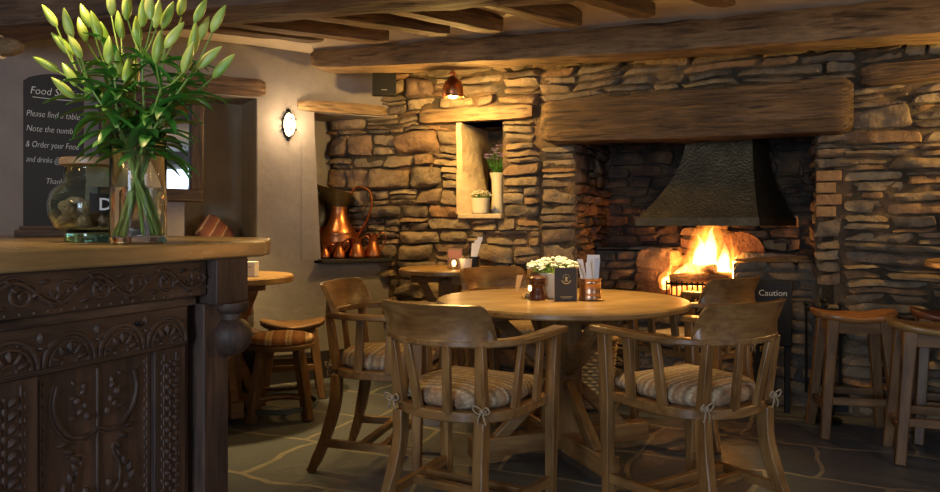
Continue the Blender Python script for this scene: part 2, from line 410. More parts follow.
# brick quoins on the right jamb of the fireplace
q = MB(); rg = random.Random(4)
z = 1.17
for k in range(4):
    w_ = .135 if k % 2 else .105
    q.tint = rg.random(); q.loft([[onwall(2.985, -.03, z), onwall(2.985 + w_, -.03, z), onwall(2.985 + w_, -.03, z + .062), onwall(2.985, -.03, z + .062)], [onwall(2.985, .1, z), onwall(2.985 + w_, .1, z), onwall(2.985 + w_, .1, z + .062), onwall(2.985, .1, z + .062)]][::-1])
    z += .071
struct(q.build('wall_quoins', FIREBRICK, smooth=0, bevel=.006))

# niche
def slab(mb, F, u0, u1, d0, d1, z0, z1):
    return mb.loft([[F(u0, d0, z0), F(u1, d0, z0), F(u1, d0, z1), F(u0, d0, z1)], [F(u0, d1, z0), F(u1, d1, z0), F(u1, d1, z1), F(u0, d1, z1)]][::-1])
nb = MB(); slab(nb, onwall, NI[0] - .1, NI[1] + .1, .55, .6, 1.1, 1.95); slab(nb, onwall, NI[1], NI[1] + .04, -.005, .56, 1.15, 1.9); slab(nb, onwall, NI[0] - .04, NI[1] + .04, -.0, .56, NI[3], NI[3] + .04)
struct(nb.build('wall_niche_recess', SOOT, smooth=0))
nr = MB(); rings = []
for k in range(17):                      # the splayed, rounded plaster reveal that leans across the opening
    z = NI[2] + (NI[3] - NI[2]) * k / 16; f = k / 16
    lean = .15 * (1 - f) ** 1.1; nw = .012 * noise.noise(V((0, 0, z * 8)))
    rings.append([onwall(NI[0] - .02, -.035 + nw, z), onwall(NI[0] + .02 + nw, -.03, z), onwall(NI[0] + .01 + lean * .45 + nw, .06, z), onwall(NI[0] + .01 + lean + nw, .18, z), onwall(NI[0] + .0 + lean * .8, .3, z), onwall(NI[0] - .02, .55, z), onwall(NI[0] - .03, .55, z)])
nr.loft(rings[::-1]); struct(nr.build('wall_niche_reveal', NICHE, smooth=70))
ns = MB(); slab(ns, onwall, NI[0] - .005, NI[1] + .005, -.05, .56, NI[2] - .035, NI[2]); struct(ns.build('trim_niche_sill', NICHE, smooth=0, bevel=.006))

def rough_beam(name, p0, p1, w0, h0, w1, h1, material, seed, n=26, amp=.02, label=None, sag=0):
    """an old hand-hewn timber from p0 to p1 (centre line), w across, h up"""
    p0, p1 = V(p0), V(p1); ax = (p1 - p0); L = ax.length; ax.normalize(); sd = ax.cross(V((0, 0, 1))).normalized(); up = sd.cross(ax)
    mb = MB(); rings = []
    for i in range(n + 1):
        f = i / n; wv, hv = (w0 + (w1 - w0) * f) / 2, (h0 + (h1 - h0) * f) / 2
        e = 1 - .25 * max(0, 1 - min(f, 1 - f) * L / .05)
        c = V((L * f, 0, 0)); ring = []
        for k in range(28):
            t = 2 * pi * k / 28 + pi / 28; cx, cz = cos(t), sin(t); m = (abs(cx) ** 14 + abs(cz) ** 14) ** (1 / 14)
            y, z = cx / m * wv * e, cz / m * hv * e
            nn = noise.noise(V((f * L * 2.2 + seed, y * 5, z * 5 + seed))) * amp * .6 + noise.noise(V((f * L * 7, y * 25 + seed, z * 25))) * amp * .6
            s_ = noise.noise(V((f * L * .9, seed, 3))) * amp * .5 - sag * 4 * f * (1 - f)
            ring.append((L * f, y + cx * nn, z + cz * nn + s_))
        rings.append(ring)
    mb.loft(rings)
    o = mb.build(name, material['x'], smooth=40)
    o.matrix_world = Matrix(((ax.x, sd.x, up.x, p0.x), (ax.y, sd.y, up.y, p0.y), (ax.z, sd.z, up.z, p0.z), (0, 0, 0, 1)))
    return struct(o)
rough_beam('trim_fireplace_lintel', onwall(1.28, -.02, 1.825), onwall(3.18, -.02, 1.81), .26, .285, .26, .33, LINT, 3, 60, amp=.02)
rough_beam('trim_niche_lintel', onwall(.3, .0, 1.925), onwall(1.19, .0, 1.915), .13, .1, .13, .1, BEAM, 9, amp=.012)
rough_beam('trim_side_lintel', onwall(3.22, -.0, 1.985), onwall(4.5, .0, 2.01), .14, .115, .14, .12, LINT, 12, amp=.015)
rough_beam('ceiling_beam', (-1.07, 5.19, 2.262), (3.6, 3.56, 2.255), .24, .125, .26, .225, BEAM, 21, 110, .022, sag=.042)
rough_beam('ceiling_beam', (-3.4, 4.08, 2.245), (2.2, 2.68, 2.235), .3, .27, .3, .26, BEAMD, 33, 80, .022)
cov = MB(); rings = []
for i in range(41):
    f = i / 40; x = -1.08 + 4.9 * f; y = 4.83 - .352 * x; zc = 2.25 + .01 * noise.noise(V((x * 3, 0, 0))); w_ = .01 * noise.noise(V((x * 4, 5, 0)))
    rings.append([(x, y + .3, ZC + .03), (x, y + .3, 2.3), (x, y - .05 + w_, zc), (x, y - .10 + w_, zc + .07), (x, y - .2 + w_, ZC - .02), (x, y - .26, ZC + .03)])
cov.loft(rings); struct(cov.build('ceiling_plaster_cove', CEIL, smooth=60))
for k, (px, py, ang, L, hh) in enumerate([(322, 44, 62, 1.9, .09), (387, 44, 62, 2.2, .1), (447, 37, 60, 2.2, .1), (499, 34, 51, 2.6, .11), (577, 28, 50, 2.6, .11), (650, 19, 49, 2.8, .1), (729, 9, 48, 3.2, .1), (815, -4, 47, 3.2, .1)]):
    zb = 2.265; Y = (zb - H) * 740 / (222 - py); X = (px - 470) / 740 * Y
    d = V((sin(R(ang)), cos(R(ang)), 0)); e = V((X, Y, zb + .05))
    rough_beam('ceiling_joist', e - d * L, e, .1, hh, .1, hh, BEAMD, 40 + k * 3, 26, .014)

# left painted wall with the deep alcove and the corner alcove
DA = (1.018, 1.5, .98, 2.0); CA = (-.0, .6, .86, 1.94)
lw = MB()
for t0, t1, z0, z1 in ((CA[0], CA[1], 0, CA[2] - .02), (CA[0], CA[1], CA[3], ZC), (CA[1], DA[0], 0, ZC), (DA[0], DA[1], 0, DA[2]), (DA[0], DA[1], DA[3], ZC), (DA[1], 4.6, 0, ZC)):
    slab(lw, onleft, t0, t1, 0, .5, z0, z1)
slab(lw, onleft, -.2, 4.6, .46, .52, 0, ZC)
struct(lw.build('wall_left', PLASTER, smooth=0))
rv = MB(); slab(rv, onleft, DA[0] + .003, DA[1], .36, .4, DA[2] - .01, DA[3]); slab(rv, onleft, DA[0] + .0, DA[0] + .004, .01, .38, DA[2], DA[3])
struct(rv.build('wall_alcove_lining', OLIVE, smooth=0))
# thick rounded edge of the alcove side, leaning a little as old walls do
ed = MB(); rings = []
for k in range(13):
    z = CA[2] + (CA[3] - CA[2]) * k / 12; ln = .055 * k / 12
    rings.append([onleft(.55 + ln, .0, z), onleft(.7, -.004, z), onleft(.7, .46, z), onleft(.55 + ln, .46, z), onleft(.543 + ln, .05, z)])
ed.loft(rings); struct(ed.build('wall_alcove_edge', PLASTER, smooth=50))
rough_beam('trim_alcove_lintel', onleft(.73, .06, 1.975), onleft(.02, .06, 1.985), .2, .075, .2, .085, BEAM, 60, amp=.012)
rough_beam('trim_deep_alcove_lintel', onleft(1.55, .08, 2.055), onleft(.965, .05, 2.065), .24, .11, .24, .12, BEAMD, 64, amp=.018)
sb = MB(); slab(sb, onleft, -.02, 3.0, -.02, .01, 0, .2); struct(sb.build('baseboard_left', mat('dark_skirting', (.02, .016, .014), .5), smooth=0))
# remaining walls, behind the camera and to the right, with the daylight window the mirror reflects
rw = MB(); rw.box(4.3, 4.4, -3.2, 4.6, 0, ZC); struct(rw.build('wall_right', PLASTER, smooth=0))
rw = MB(); rw.box(-5.4, 4.4, -3.4, -3.3, 0, ZC); struct(rw.build('wall_front', PLASTER, smooth=0))

def frame(name, boxes, material):
    m = MB()
    for b_ in boxes: m.box(*b_)
    return struct(m.build(name, material, smooth=0, bevel=.006))
WF = mat('white_window_paint', (.6, .6, .58), .5)
frame('window_1', [(4.2, 4.3, -2.5, -2.42, .88, 2.12), (4.2, 4.3, -.68, -.6, .88, 2.12), (4.2, 4.3, -2.5, -.6, .86, .94), (4.2, 4.3, -2.5, -.6, 2.06, 2.14), (4.22, 4.26, -1.57, -1.53, .9, 2.1)], WF)
frame('door_1', [(-2.58, -2.5, -3.3, -3.2, 0, 2.2), (-1.3, -1.22, -3.3, -3.2, 0, 2.2), (-2.58, -1.22, -3.3, -3.2, 2.14, 2.22)], WF)
# fireplace interior
fi = MB()
for a, b, c in ((lambda u, d, z: onwall(FP[0] + u, .82 + d, z), 1.55, 1.75),):
    pack(fi, a, -.02, b, .5, c + .3, (.05, .12), (.12, .3), .04, [], 31, .3, 1.3)
pack(fi, lambda u, d, z: CN + WU * (FP[1] - d * -1 + .0) + WN * u + V((0, 0, z)) if False else onwall(FP[1] + .02 + d, u, z), .0, .85, .5, 2.0, (.05, .12), (.12, .3), .04, [], 33, .3, 1.3)
pack(fi, lambda u, d, z: onwall(FP[0] + .012 - d, u, z), -.0, .85, .5, 2.0, (.05, .12), (.12, .3), .03, [], 35, .3, 1.0)
struct(fi.build('wall_fireplace_interior', SOOT, smooth=50))
fb = MB(); slab(fb, onwall, FP[0] - .05, FP[1] + .1, .84, .9, 0, ZC); slab(fb, onwall, FP[1] + .04, FP[1] + .1, 0, .9, 0, ZC); slab(fb, onwall, FP[0] - .1, FP[0] - .03, 0.05, .9, 0, ZC)
slab(fb, onwall, FP[0], FP[1], .3, .9, 2.2, 2.25)
struct(fb.build('wall_chimney_breast', SOOT, smooth=0))
# raised hearth: front wall, the two side ledges
hs = MB()
hz = .60
slab(hs, onwall, FP[0], FP[1], .1, .84, 0, hz - .03)
pack(hs, lambda u, d, z: onwall(u, .1 + d, z), FP[0], FP[1], 0, hz, (.05, .1), (.12, .34), .04, [], 41, .3)
pack(hs, lambda u, d, z: onwall(u, z + .07, hz + d * -.6), FP[0], FP[1], 0, .7, (.2, .3), (.2, .4), .02, [], 42, 0, .6)
struct(hs.build('floor_hearth', HEARTH, smooth=50))
lg = MB()
slab(lg, onwall, FP[0], 2.06, .42, .84, hz - .02, .93)
pack(lg, lambda u, d, z: onwall(u, .40 + d, z), FP[0], 1.83, hz, .93, (.05, .09), (.1, .2), .035, [], 43, .2)
pack(lg, lambda u, d, z: onwall(u, z + .4, .95 + d * -.6), FP[0], 2.06, 0, .45, (.12, .2), (.2, .3), .02, [], 45, 0, .7)
slab(lg, onwall, 2.5, FP[1] + .02, .16, .84, hz - .02, .87)
pack(lg, lambda u, d, z: onwall(u, .14 + d, z), 2.5, FP[1], hz, .89, (.03, .08), (.12, .28), .04, [], 47, .2)
pack(lg, lambda u, d, z: onwall(u, z + .1, .90 + d * -.8), 2.48, FP[1], 0, .55, (.2, .3), (.3, .45), .03, [], 48, 0, .8)
struct(lg.build('wall_hearth_ledge', HEARTH, smooth=50))
fk = MB(); slab(fk, onwall, 1.83, 2.06, .38, .5, hz - .02, .93)
pack(fk, lambda u, d, z: onwall(u, .38 + d, z), 1.82, 2.07, hz, .95, (.07, .13), (.12, .26), .04, [], 51, .1)
pack(fk, lambda u, d, z: onwall(2.07 - d, .4 + u, z), 0, .4, hz, .95, (.07, .13), (.12, .26), .03, [], 52, .1)
pack(fk, lambda u, d, z: onwall(u, .79 + d, z), 2.06, 2.9, hz, 1.2, (.07, .13), (.12, .26), .03, [], 53, .1)
struct(fk.build('wall_firebricks', FIREBRICK, smooth=50))
# ------------------------------------------------------------- furniture
def spline(pts, n):
    """Catmull-Rom through pts"""
    P = [V(p) for p in pts]; P = [P[0] * 2 - P[1]] + P + [P[-1] * 2 - P[-2]]; out = []
    m = len(P) - 3
    for i in range(m):
        for k in range(n):
            t = k / n; a, b, c, d = P[i:i + 4]
            out.append(.5 * ((2 * b) + (c - a) * t + (2 * a - 5 * b + 4 * c - d) * t * t + (3 * b - a - 3 * c + d) * t ** 3))
    out.append(P[-2]); return out

def make_chair(label, loc, rz):
    t = thing('captains_chair', label, 'chair', loc, rz, 'captain chairs around the round table')
    # seat ring: a D shaped board
    def dshape(s=1.0, o=0):
        pts = [(.245 * s + o, .235 * s + o)]
        for k in range(25):
            a = k / 24 * pi; x = (.255 * s + o) * cos(a) ; y = -.03 - (.235 * s + o) * abs(sin(a)) ** .8
            pts.append((x, y))
        pts.append((-.245 * s - o, .235 * s + o)); return pts
    m = MB(); m.prism(dshape()[::-1], .435, .472); m.build('seat_board', OAK['x'], t, bevel=.004)
    # cushion with a puffed top
    m = MB(); rings = []
    d = dshape(.86)
    for k, (s, z) in enumerate([(.93, .472), (1, .485), (1.02, .505), (.98, .527), (.9, .54), (.7, .549), (.4, .553), (.1, .555)]):
        ring = []
        for i, (x, y) in enumerate(d[::-1]):
            zz = z + (.004 * noise.noise(V((x * 12, y * 12, z * 9)))) - .012 * (1 if z > .5 else 0) * max(0, abs(x) / .22 - .6)
            ring.append((x * s, y * s, zz))
        rings.append(ring)
    m.loft(rings[::1]); cu = m.build('seat_cushion', CUSH, t, smooth=60)
    for sx in (-1, 1):
        m = MB(); c = V((sx * .195, -.215, .485))
        m.tube([(sx * .14, -.16, .49), (sx * .17, -.2, .487), c, c + V((sx * .02, -.025, .0))], .006, 6)
        for q in (-1, 1):
            m.tube(spline([c + V((sx * .0, -.015, 0)), c + V((.028 * q, -.035, .022)), c + V((.042 * q, -.03, .004)), c + V((.02 * q, -.025, -.014)), c + V((sx * .0, -.015, 0))], 4), .0045, 6)
            m.tube(spline([c + V((0, -.02, 0)), c + V((.015 * q, -.032, -.03)), c + V((.02 * q, -.026, -.06))], 3), .004, 6)
        m.v = [tuple(c + (V(p) - c) * .78) for p in m.v]; m.ball(c + V((0, -.02, 0)), .01, 8); m.build('tie', TIE, cu, smooth=60)
    # legs
    for sx in (-1, 1):
        m = MB(); m.bar([(sx * .245, .205, 0), (sx * .247, .205, .2), (sx * .25, .205, .44), (sx * .256, .215, .705)], .04, .048, (0, 1, 0), [(.034, .034), (.038, .04), (.042, .052), (.04, .046)])
        m.build('leg', OAK['z'], t, bevel=.004)
        m = MB(); m.bar(spline([(sx * .235, -.31, 0), (sx * .205, -.262, .12), (sx * .178, -.215, .3), (sx * .178, -.205, .44)], 4), .04, .05, (0, 1, 0), [(.034, .036)] * 2 + [(.038, .044)] * 4 + [(.042, .05)] * 7)
        m.build('leg', OAK['z'], t, bevel=.004)
        m = MB(); m.bar([(sx * .178, -.205, .465), (sx * .192, -.238, .715)], .04, .03, (0, 1, 0), [(.046, .034), (.034, .028)]); m.build('back_post', OAK['z'], t, bevel=.003)
        for (x0, y0, x1, y1) in ((.248, .075, .262, .085), (.238, -.075, .258, -.055)):
            m = MB(); m.bar([(sx * x0, y0, .465), (sx * x1, y1, .71)], .03, .02, (0, 1, 0), [(.022, .04), (.018, .036)]); m.build('spindle', OAK['z'], t, bevel=.003)
        m = MB(); m.bar([(sx * .062, -.25, .465), (sx * .085, -.292, .715)], .034, .018, (0, 1, 0), [(.036, .02), (.03, .018)]); m.build('spindle', OAK['z'], t, bevel=.003)
        m = MB(); m.bar([(sx * .245, .2, .13), (sx * .208, -.262, .13)], .024, .036); m.build('stretcher', OAK['y'], t, bevel=.003)
    for y in (-.07, .03):
        m = MB(); m.bar([(-.23, y, .13), (.23, y, .13)], .03, .03); m.build('stretcher', OAK['x'], t, bevel=.003)
    # arm bow
    path = [(.262, .262, .717), (.272, .13, .717), (.278, 0, .717)]
    for k in range(1, 16):
        a = k / 16 * pi; path.append((.278 * cos(a), -.02 - .265 * abs(sin(a)) ** .85, .717))
    path += [(-.278, 0, .717), (-.272, .13, .717), (-.262, .262, .717)]
    m = MB(); n = len(path); m.bar(path, .058, .026, (0, 0, 1), [(.066 if i < 2 or i > n - 3 else .05, .026) for i in range(n)]); m.build('arm_bow', OAK['y'], t, bevel=.006)
    # crest: the tall curved back board, swept up from the bow and leaning out
    m = MB(); rings = []
    for k in range(33):
        f = k / 32; a = R(36) + f * R(108); e = min(f, 1 - f) * 2
        up = .135 * min(1, (e / .34)) ** .55 if e < .34 else .135
        up = max(.004, .135 * (1 - (1 - min(1, e / .30)) ** 2.4))
        c, s_ = cos(a), sin(a)
        def P(r, z): return (r * c * 1.0, -.02 - (r - .012) * abs(s_) ** .85, z)
        lean = .035 * up / .135; z0 = .718
        rings.append([P(.262, z0), P(.300, z0), P(.288 + lean * .25, z0 + up * .5), P(.296 + lean, z0 + up), P(.278 + lean * .9, z0 + up + .003), P(.266 + lean * .2, z0 + up * .5)])
    m.loft(rings); m.build('crest_rail', OAK['x'], t, smooth=50, bevel=.003)
    return t
c1 = make_chair('wooden captain chair with back to the viewer at front left of the round table', (.0, 2.86, 0), R(-32))
dup(c1, (.865, 2.90, 0), R(33), 'wooden captain chair at front right of the round table, back nearest the hearth stools')
dup(c1, (-.37, 3.53, 0), R(-104), 'wooden captain chair side-on at the left side of the round table, facing right')
dup(c1, (.26, 4.43, 0), R(-152), 'wooden captain chair behind the round table, facing the viewer beside the candle table')
dup(c1, (1.22, 4.04, 0), R(37), 'wooden captain chair behind the table directly in front of the burning fire')

def make_table(label, loc, r, h, rz=0, group=None, thick=.04, spread=.78):
    t = thing('round_table', label, 'table', loc, rz, group)
    m = MB(); m.lathe([(r - .006, h - thick), (r, h - thick + .006), (r, h - .008), (r - .008, h)], 72); m.build('tabletop', OAKT['x'], t, smooth=40)
    q = .075
    m = MB(); m.box(-q, q, -q, q, .05, h - thick - .04); m.build('pedestal', OAK['z'], t, bevel=.006)
    L = r * spread
    for k in range(4):
        a = k * pi / 2; c, s_ = cos(a), sin(a)
        P = lambda x, z: (x * c, x * s_, z)
        m = MB(); m.bar([P(q, .085), P(L, .085)], .075, .09); m.build('foot', OAK['xy'[k % 2]], t, bevel=.006)
        m = MB(); m.bar([P(q - .01, h - thick - .03), P(L, h - thick - .03)], .06, .06); m.build('bearer', OAK['xy'[k % 2]], t, bevel=.004)
        m = MB(); m.bar([P(q - .01, .36), P(L * .72, .11)], .045, .055); m.build('brace', OAK['xy'[k % 2]], t, bevel=.004)
        m = MB(); m.bar([P(q - .01, h - .34), P(L * .74, h - thick - .04)], .045, .055); m.build('brace', OAK['xy'[k % 2]], t, bevel=.004)
    return t
make_table('large round oak table in the middle with flowers, menu card and copper pot', (.447, 3.62, 0), .61, .765, R(20), 'round oak tables', .03)
make_table('smaller round table against the stone wall with a lit candle on it', (-.13, 5.0, 0), .35, .83, R(10), 'round oak tables', .035)
make_table('brightly lit round table beyond the end of the carved bar', (-1.43, 4.32, 0), .39, .83, R(35), 'round oak tables', .04, .6)
make_table('high round table cut by the right edge of the picture', (2.69, 3.50, 0), .46, .95, R(70), 'round oak tables', .035, .5)

def saddle_stool(label, loc, rz, seatmat=None, h=.67, w=.42, d=.30, cat='stool', group='saddle seat stools', name='saddle_stool'):
    t = thing(name, label, cat, loc, rz, group)
    m = MB(); rings = []; nA, nB = 40, 9
    for side in (0, 1):
        pass
    # dished seat: concentric super-ellipse rings, top and underside
    def ring(s, zf, up):
        out = []
        for k in range(nA):
            a = 2 * pi * k / nA; ca, sa = cos(a), sin(a); mm = (abs(ca) ** 2.8 + abs(sa) ** 2.8) ** (1 / 2.8)
            x, y = ca / mm * w / 2 * s, sa / mm * d / 2 * s
            sad = .018 * ((x / (w / 2)) ** 2) - .012 * max(0, 1 - abs(x) / (w * .5)) + (.008 * max(0, 1 - abs(x) / .07) if y > d * .2 else 0) - .008 * (y / (d / 2)) ** 2
            out.append((x, y, h - .03 + zf + (sad if up else sad * .6)))
        return out
    m.loft([ring(.1, -.03, 0), ring(.6, -.03, 0), ring(.88, -.022, 0), ring(.98, -.008, 0), ring(1, .010, 1), ring(.97, .016, 1), ring(.85, .014, 1), ring(.6, .008, 1), ring(.3, .004, 1), ring(.05, .003, 1)])
    m.build('seat', seatmat or SEATW['x'], t, smooth=60)
    zt = h - .05; tx, ty = w * .30, d * .33; bx, by = w * .43, d * .52
    for sx in (-1, 1):
        for sy in (-1, 1):
            m = MB(); m.bar([(sx * bx, sy * by, 0), (sx * (bx * .45 + tx * .55), sy * (by * .45 + ty * .55), zt * .55), (sx * tx, sy * ty, zt)], .045, .045, (0, 1, 0), [(.046, .046), (.05, .048), (.058, .05)]); m.build('leg', STOOL['z'], t, bevel=.006)
    def lp(sx, sy, z): f = z / zt; return V((sx * (bx + (tx - bx) * f), sy * (by + (ty - by) * f), z))
    for s_ in (-1, 1):
        m = MB(); m.bar([lp(-1, s_, .2), lp(1, s_, .2)], .026, .04); m.build('stretcher', STOOL['x'], t, bevel=.003)
        m = MB(); m.bar([lp(s_, -1, .16), lp(s_, 1, .16)], .026, .04); m.build('stretcher', STOOL['y'], t, bevel=.003)
        m = MB(); m.bar([lp(-1, s_, zt - .035), lp(1, s_, zt - .035)], .022, .07); m.build('apron', STOOL['x'], t, bevel=.003)
        m = MB(); m.bar([lp(s_, -1, zt - .035), lp(s_, 1, zt - .035)], .022, .07); m.build('apron', STOOL['y'], t, bevel=.003)
    return t
saddle_stool('saddle-seated wooden stool standing against the stone wall right of the hearth', (2.07, 4.0, 0), R(-12))
saddle_stool('saddle-seated wooden stool nearest the viewer at the right edge', (2.24, 3.56, 0), R(-20), OAKT['x'])
t = saddle_stool('dark brown stool seat just behind the nearest right-hand stool', (2.47, 3.86, 0), R(-25), LEATHER, .69, .3, .26)
saddle_stool('low saddle-seated wooden stool tucked behind the cushioned stool', (-1.17, 4.88, 0), R(15), STOOL['x'], .5, .42, .3)

t = thing('cushioned_stool', 'low round stool with a patterned cushion near the carved bar', 'stool', (-1.115, 4.36, 0), R(12))
m = MB(); m.lathe([(.19, .405), (.2, .412), (.2, .428), (.195, .435)], 40); m.build('seat', STOOL['x'], t)
m = MB(); m.lathe([(.18, .435), (.193, .448), (.19, .468), (.15, .482), (.08, .488), (.01, .49)], 40); m.build('cushion', STCUSH, t, smooth=70)
for k in range(4):
    a = k * pi / 2 + pi / 4; c, s_ = cos(a), sin(a)
    m = MB(); m.bar([(c * .225, s_ * .225, 0), (c * .14, s_ * .14, .41)], .045, .04, (s_, -c, 0), [(.055, .05), (.05, .045)]); m.build('leg', STOOL['z'], t, bevel=.006)
for k in range(4):
    a = k * pi / 2 + pi / 4; b = a + pi / 2; p, q_ = V((cos(a) * .2, sin(a) * .2, .13 + .02 * (k % 2))), V((cos(b) * .2, sin(b) * .2, .13 + .02 * (k % 2)))
    m = MB(); m.tube(spline([p, (p + q_) / 2 * .75 + V((0, 0, .035 + .02 * (k % 2))), q_], 5), .018, 8, .8); m.build('stretcher', STOOL['x'], t)
m = MB(); m.lathe([(.205, .055), (.215, .055), (.215, .085), (.205, .085), (.205, .055)], 40, cap=False); m.build('foot_ring', mat('grey_metal', (.1, .12, .13), .4, .7), t)

# bench seen between the bar and the left wall
t = thing('bench', 'low dark brown bench against the left wall behind the round table', 'bench', onleft(1.06, -.24, 0), math.atan2(LU.y, LU.x))
m = MB(); m.box(0, .8, -.2, .16, .38, .42); m.build('seat', DARK['x'], t, bevel=.006)
m = MB(); m.box(0, .8, -.23, -.19, .5, .64); m.build('backrest', LEATHER, t, bevel=.02, seg=3)
for x in (.03, .72):
    m = MB(); m.box(x, x + .05, -.24, .12, 0, .38); m.build('leg', DARK['z'], t, bevel=.004)
    m = MB(); m.box(x, x + .05, -.235, -.2, .4, .62); m.build('back_support', DARK['z'], t, bevel=.004)

# wicker log basket behind the table
t = thing('wicker_basket', 'pale wicker basket on the floor behind the round table by the hearth', 'basket', (.72, 4.62, 0), 0)
m = MB(); 
for k in range(18):
    z = .02 + k * .022; r = .15 + .035 * (k / 17); pts = [(cos(2 * pi * i / 40) * (r + .006 * (-1) ** (i + k)), sin(2 * pi * i / 40) * (r + .006 * (-1) ** (i + k)), z) for i in range(41)]
    m.tube(pts, .011, 6)
wick = mat('wicker', (.42, .33, .2), .7); m.build('woven_side', wick, t, smooth=60)
m = MB(); m.tube([(cos(2 * pi * i / 40) * .19, sin(2 * pi * i / 40) * .19, .42) for i in range(41)], .018, 8); m.build('rim', wick, t, smooth=60)
m = MB(); m.lathe([(.14, .005), (.15, .02)], 30); m.build('base', wick, t)

# ------------------------------------------------------------- carved bar
rzb = math.atan2(.926, .377); BO = V((-.991, 1.56, 0))
bar = thing('bar_counter', 'dark carved oak bar with a thick pale oak worktop at left', 'bar counter', BO, rzb)
top = [(-.9, 0), (.875, 0), (.907, .018), (1.0, .07), (1.239, .25), (1.45, .86), (1.2, 2.05), (-.9, 2.0)]
m = MB(); m.prism(top, 1.03, 1.08); m.build('worktop', OAKC['x'], bar, bevel=.007, seg=3)
body = [(-.9, .09), (.70, .09), (.76, .13), (1.12, .9), (.95, 1.85), (-.9, 1.85)]
m = MB(); m.prism(body, 0, 1.03); m.build('carcass', DARK['z'], bar)
fr = MB(); fr.box(-.9, .655, .035, .095, .925, 1.03); frieze = fr.build('frieze', DARK['x'], bar, bevel=.003)
m = MB(); m.box(-.9, .64, .06, .095, .897, .927); m.build('gap_strip', BEAMD['x'], bar, bevel=.002)
m = MB(); m.box(-.9, .6, .055, .1, .785, .9); rail = m.build('upper_rail', DARK['x'], bar, bevel=.004)
def pilaster(x0, x1):
    m = MB(); m.box(x0, x1, .062, .1, 0, .786); return m.build('carved_stile', DARK['z'], bar, bevel=.003)
def panel(x0, x1):
    m = MB(); m.box(x0, x1, .076, .1, 0, .784); return m.build('carved_panel', DARK['z'], bar, bevel=.002)
P1, P2, PN, P0 = pilaster(-.03, .135), pilaster(.485, .6), panel(.135, .485), panel(-.4, -.03)
def relief(mb, pts, y, r=.0045, flat=1.2): r *= 1.25; mb.tube([(x, y, z) for x, z in pts], r, 6, flat, up=(0, 1, 0))
def lens(mb, cx, cz, L, W_, ang, y, t=.006):
    n = 10; rings = []
    for i in range(n + 1):
        f = i / n; a = -L / 2 + L * f; wd = W_ / 2 * sin(pi * min(.999, max(.001, f))) ** .8 + .0004
        ca, sa = cos(ang), sin(ang); ring = []
        for q, h in ((-1, .0), (-.55, .75), (0, 1), (.55, .75), (1, .0), (0, -.3)):
            xx, zz = a, q * wd; ring.append((cx + xx * ca - zz * sa, y - 1.6 * t * h * sin(pi * f) ** .5, cz + xx * sa + zz * ca))
        rings.append(ring)
    mb.loft(rings)
def arc(cx, cz, r, a0, a1, n=16, sx=1): return [(cx + sx * r * cos(a0 + (a1 - a0) * i / n), cz + r * sin(a0 + (a1 - a0) * i / n)) for i in range(n + 1)]
# frieze scroll
cv = MB(); yb = .036; per = .215; zc = .977
for off, r in ((0, .0055), (.012, .0035)):
    pts = []
    for i in range(150):
        x = -.3 + i * .0063; 
        if x > .63: break
        pts.append((x, zc + .028 * sin(2 * pi * x / per) + off))
    relief(cv, pts, yb, r)
k = 0; x = -.3 + per / 4
while x < .62:
    sg = 1 if k % 2 else -1
    sp = []
    for i in range(30):
        a = i / 29 * pi * 3.2; rr = .034 * (1 - i / 34); sp.append((x + sg * rr * cos(a) * 1.15, zc - sg * .004 + sg * rr * sin(a)))
    relief(cv, [p for p in sp if abs(p[1] - zc) < .047], yb, .004)
    lens(cv, x + .03, zc - sg * .002, .024, .016, .6 * sg, yb); lens(cv, x - .02, zc + sg * .01, .026, .014, -.7 * sg, yb)
    lens(cv, x + per / 4, zc + sg * .026, .03, .013, .2, yb); lens(cv, x + per / 4 + .02, zc - sg * .03, .03, .013, -.5, yb)
    x += per / 2; k += 1
for i in range(26): cv.ball((-.28 + i * .035, yb, .934), .0045, 6)
cv.build('scroll_carving', DARK['x'], frieze, smooth=50)
# lunettes along the upper rail
lv = MB(); yb = .056; cx = .058 - .154 * 3
while cx < .6:
    if cx + .075 < .605 or True:
        a1 = pi
        for rr, w_ in ((.071, .005), (.054, .004), (.02, .003)):
            relief(lv, [p for p in arc(cx, .802, rr, 0, pi) if p[0] < .595], yb, w_)
        for i in range(5):
            a = pi * (i + .5) / 5; lens(lv, cx + .036 * cos(a), .804 + .036 * sin(a), .034, .017, a, yb, .006)
        for i in range(9):
            a = pi * (i + .5) / 9; 
            if cx + .063 * cos(a) < .59: lv.ball((cx + .063 * cos(a), yb, .802 + .063 * sin(a)), .0032, 6)
        if cx + .077 < .58: lens(lv, cx + .077, .872, .03, .016, pi / 2, yb); lens(lv, cx + .077, .848, .012, .012, pi / 2, yb)
    cx += .154
relief(lv, [(-.4, .797), (.595, .797)], yb, .003)
lv.build('lunette_carving', DARK['x'], rail, smooth=50)
def vine(x0, x1, par, z1=.75, z0=.1):
    mb = MB(); c = (x0 + x1) / 2; y = .063; wv = (x1 - x0)
    relief(mb, [(c, z0), (c, z1)], y, .0035)
    for xx in (x0 + .012, x1 - .012): relief(mb, [(xx, z0), (xx, z1 + .02)], y, .003)
    z = z1
    while z > z0:
        for s_ in (-1, 1): lens(mb, c + s_ * wv * .17, z - .012, wv * .34, .02, s_ * .62 if s_ > 0 else pi - .62, y, .008)
        for xx in (x0 + .004, x1 - .004): lens(mb, xx, z, .016, .007, pi / 2, y, .003)
        z -= .03
    return mb.build('vine_carving', DARK['z'], par, smooth=50)
vine(.0, .105, P1); vine(.505, .575, P2)
SP2 = lambda q_: [(p_.x, p_.y) for p_ in spline([(a_, b_, 0) for a_, b_ in q_], 5)]
pc = MB(); y = .077; c = .31
relief(pc, [(c, .1), (c, .77)], y, .004); relief(pc, [(.15, .1), (.15, .77)], y, .003); relief(pc, [(.47, .1), (.47, .77)], y, .003)
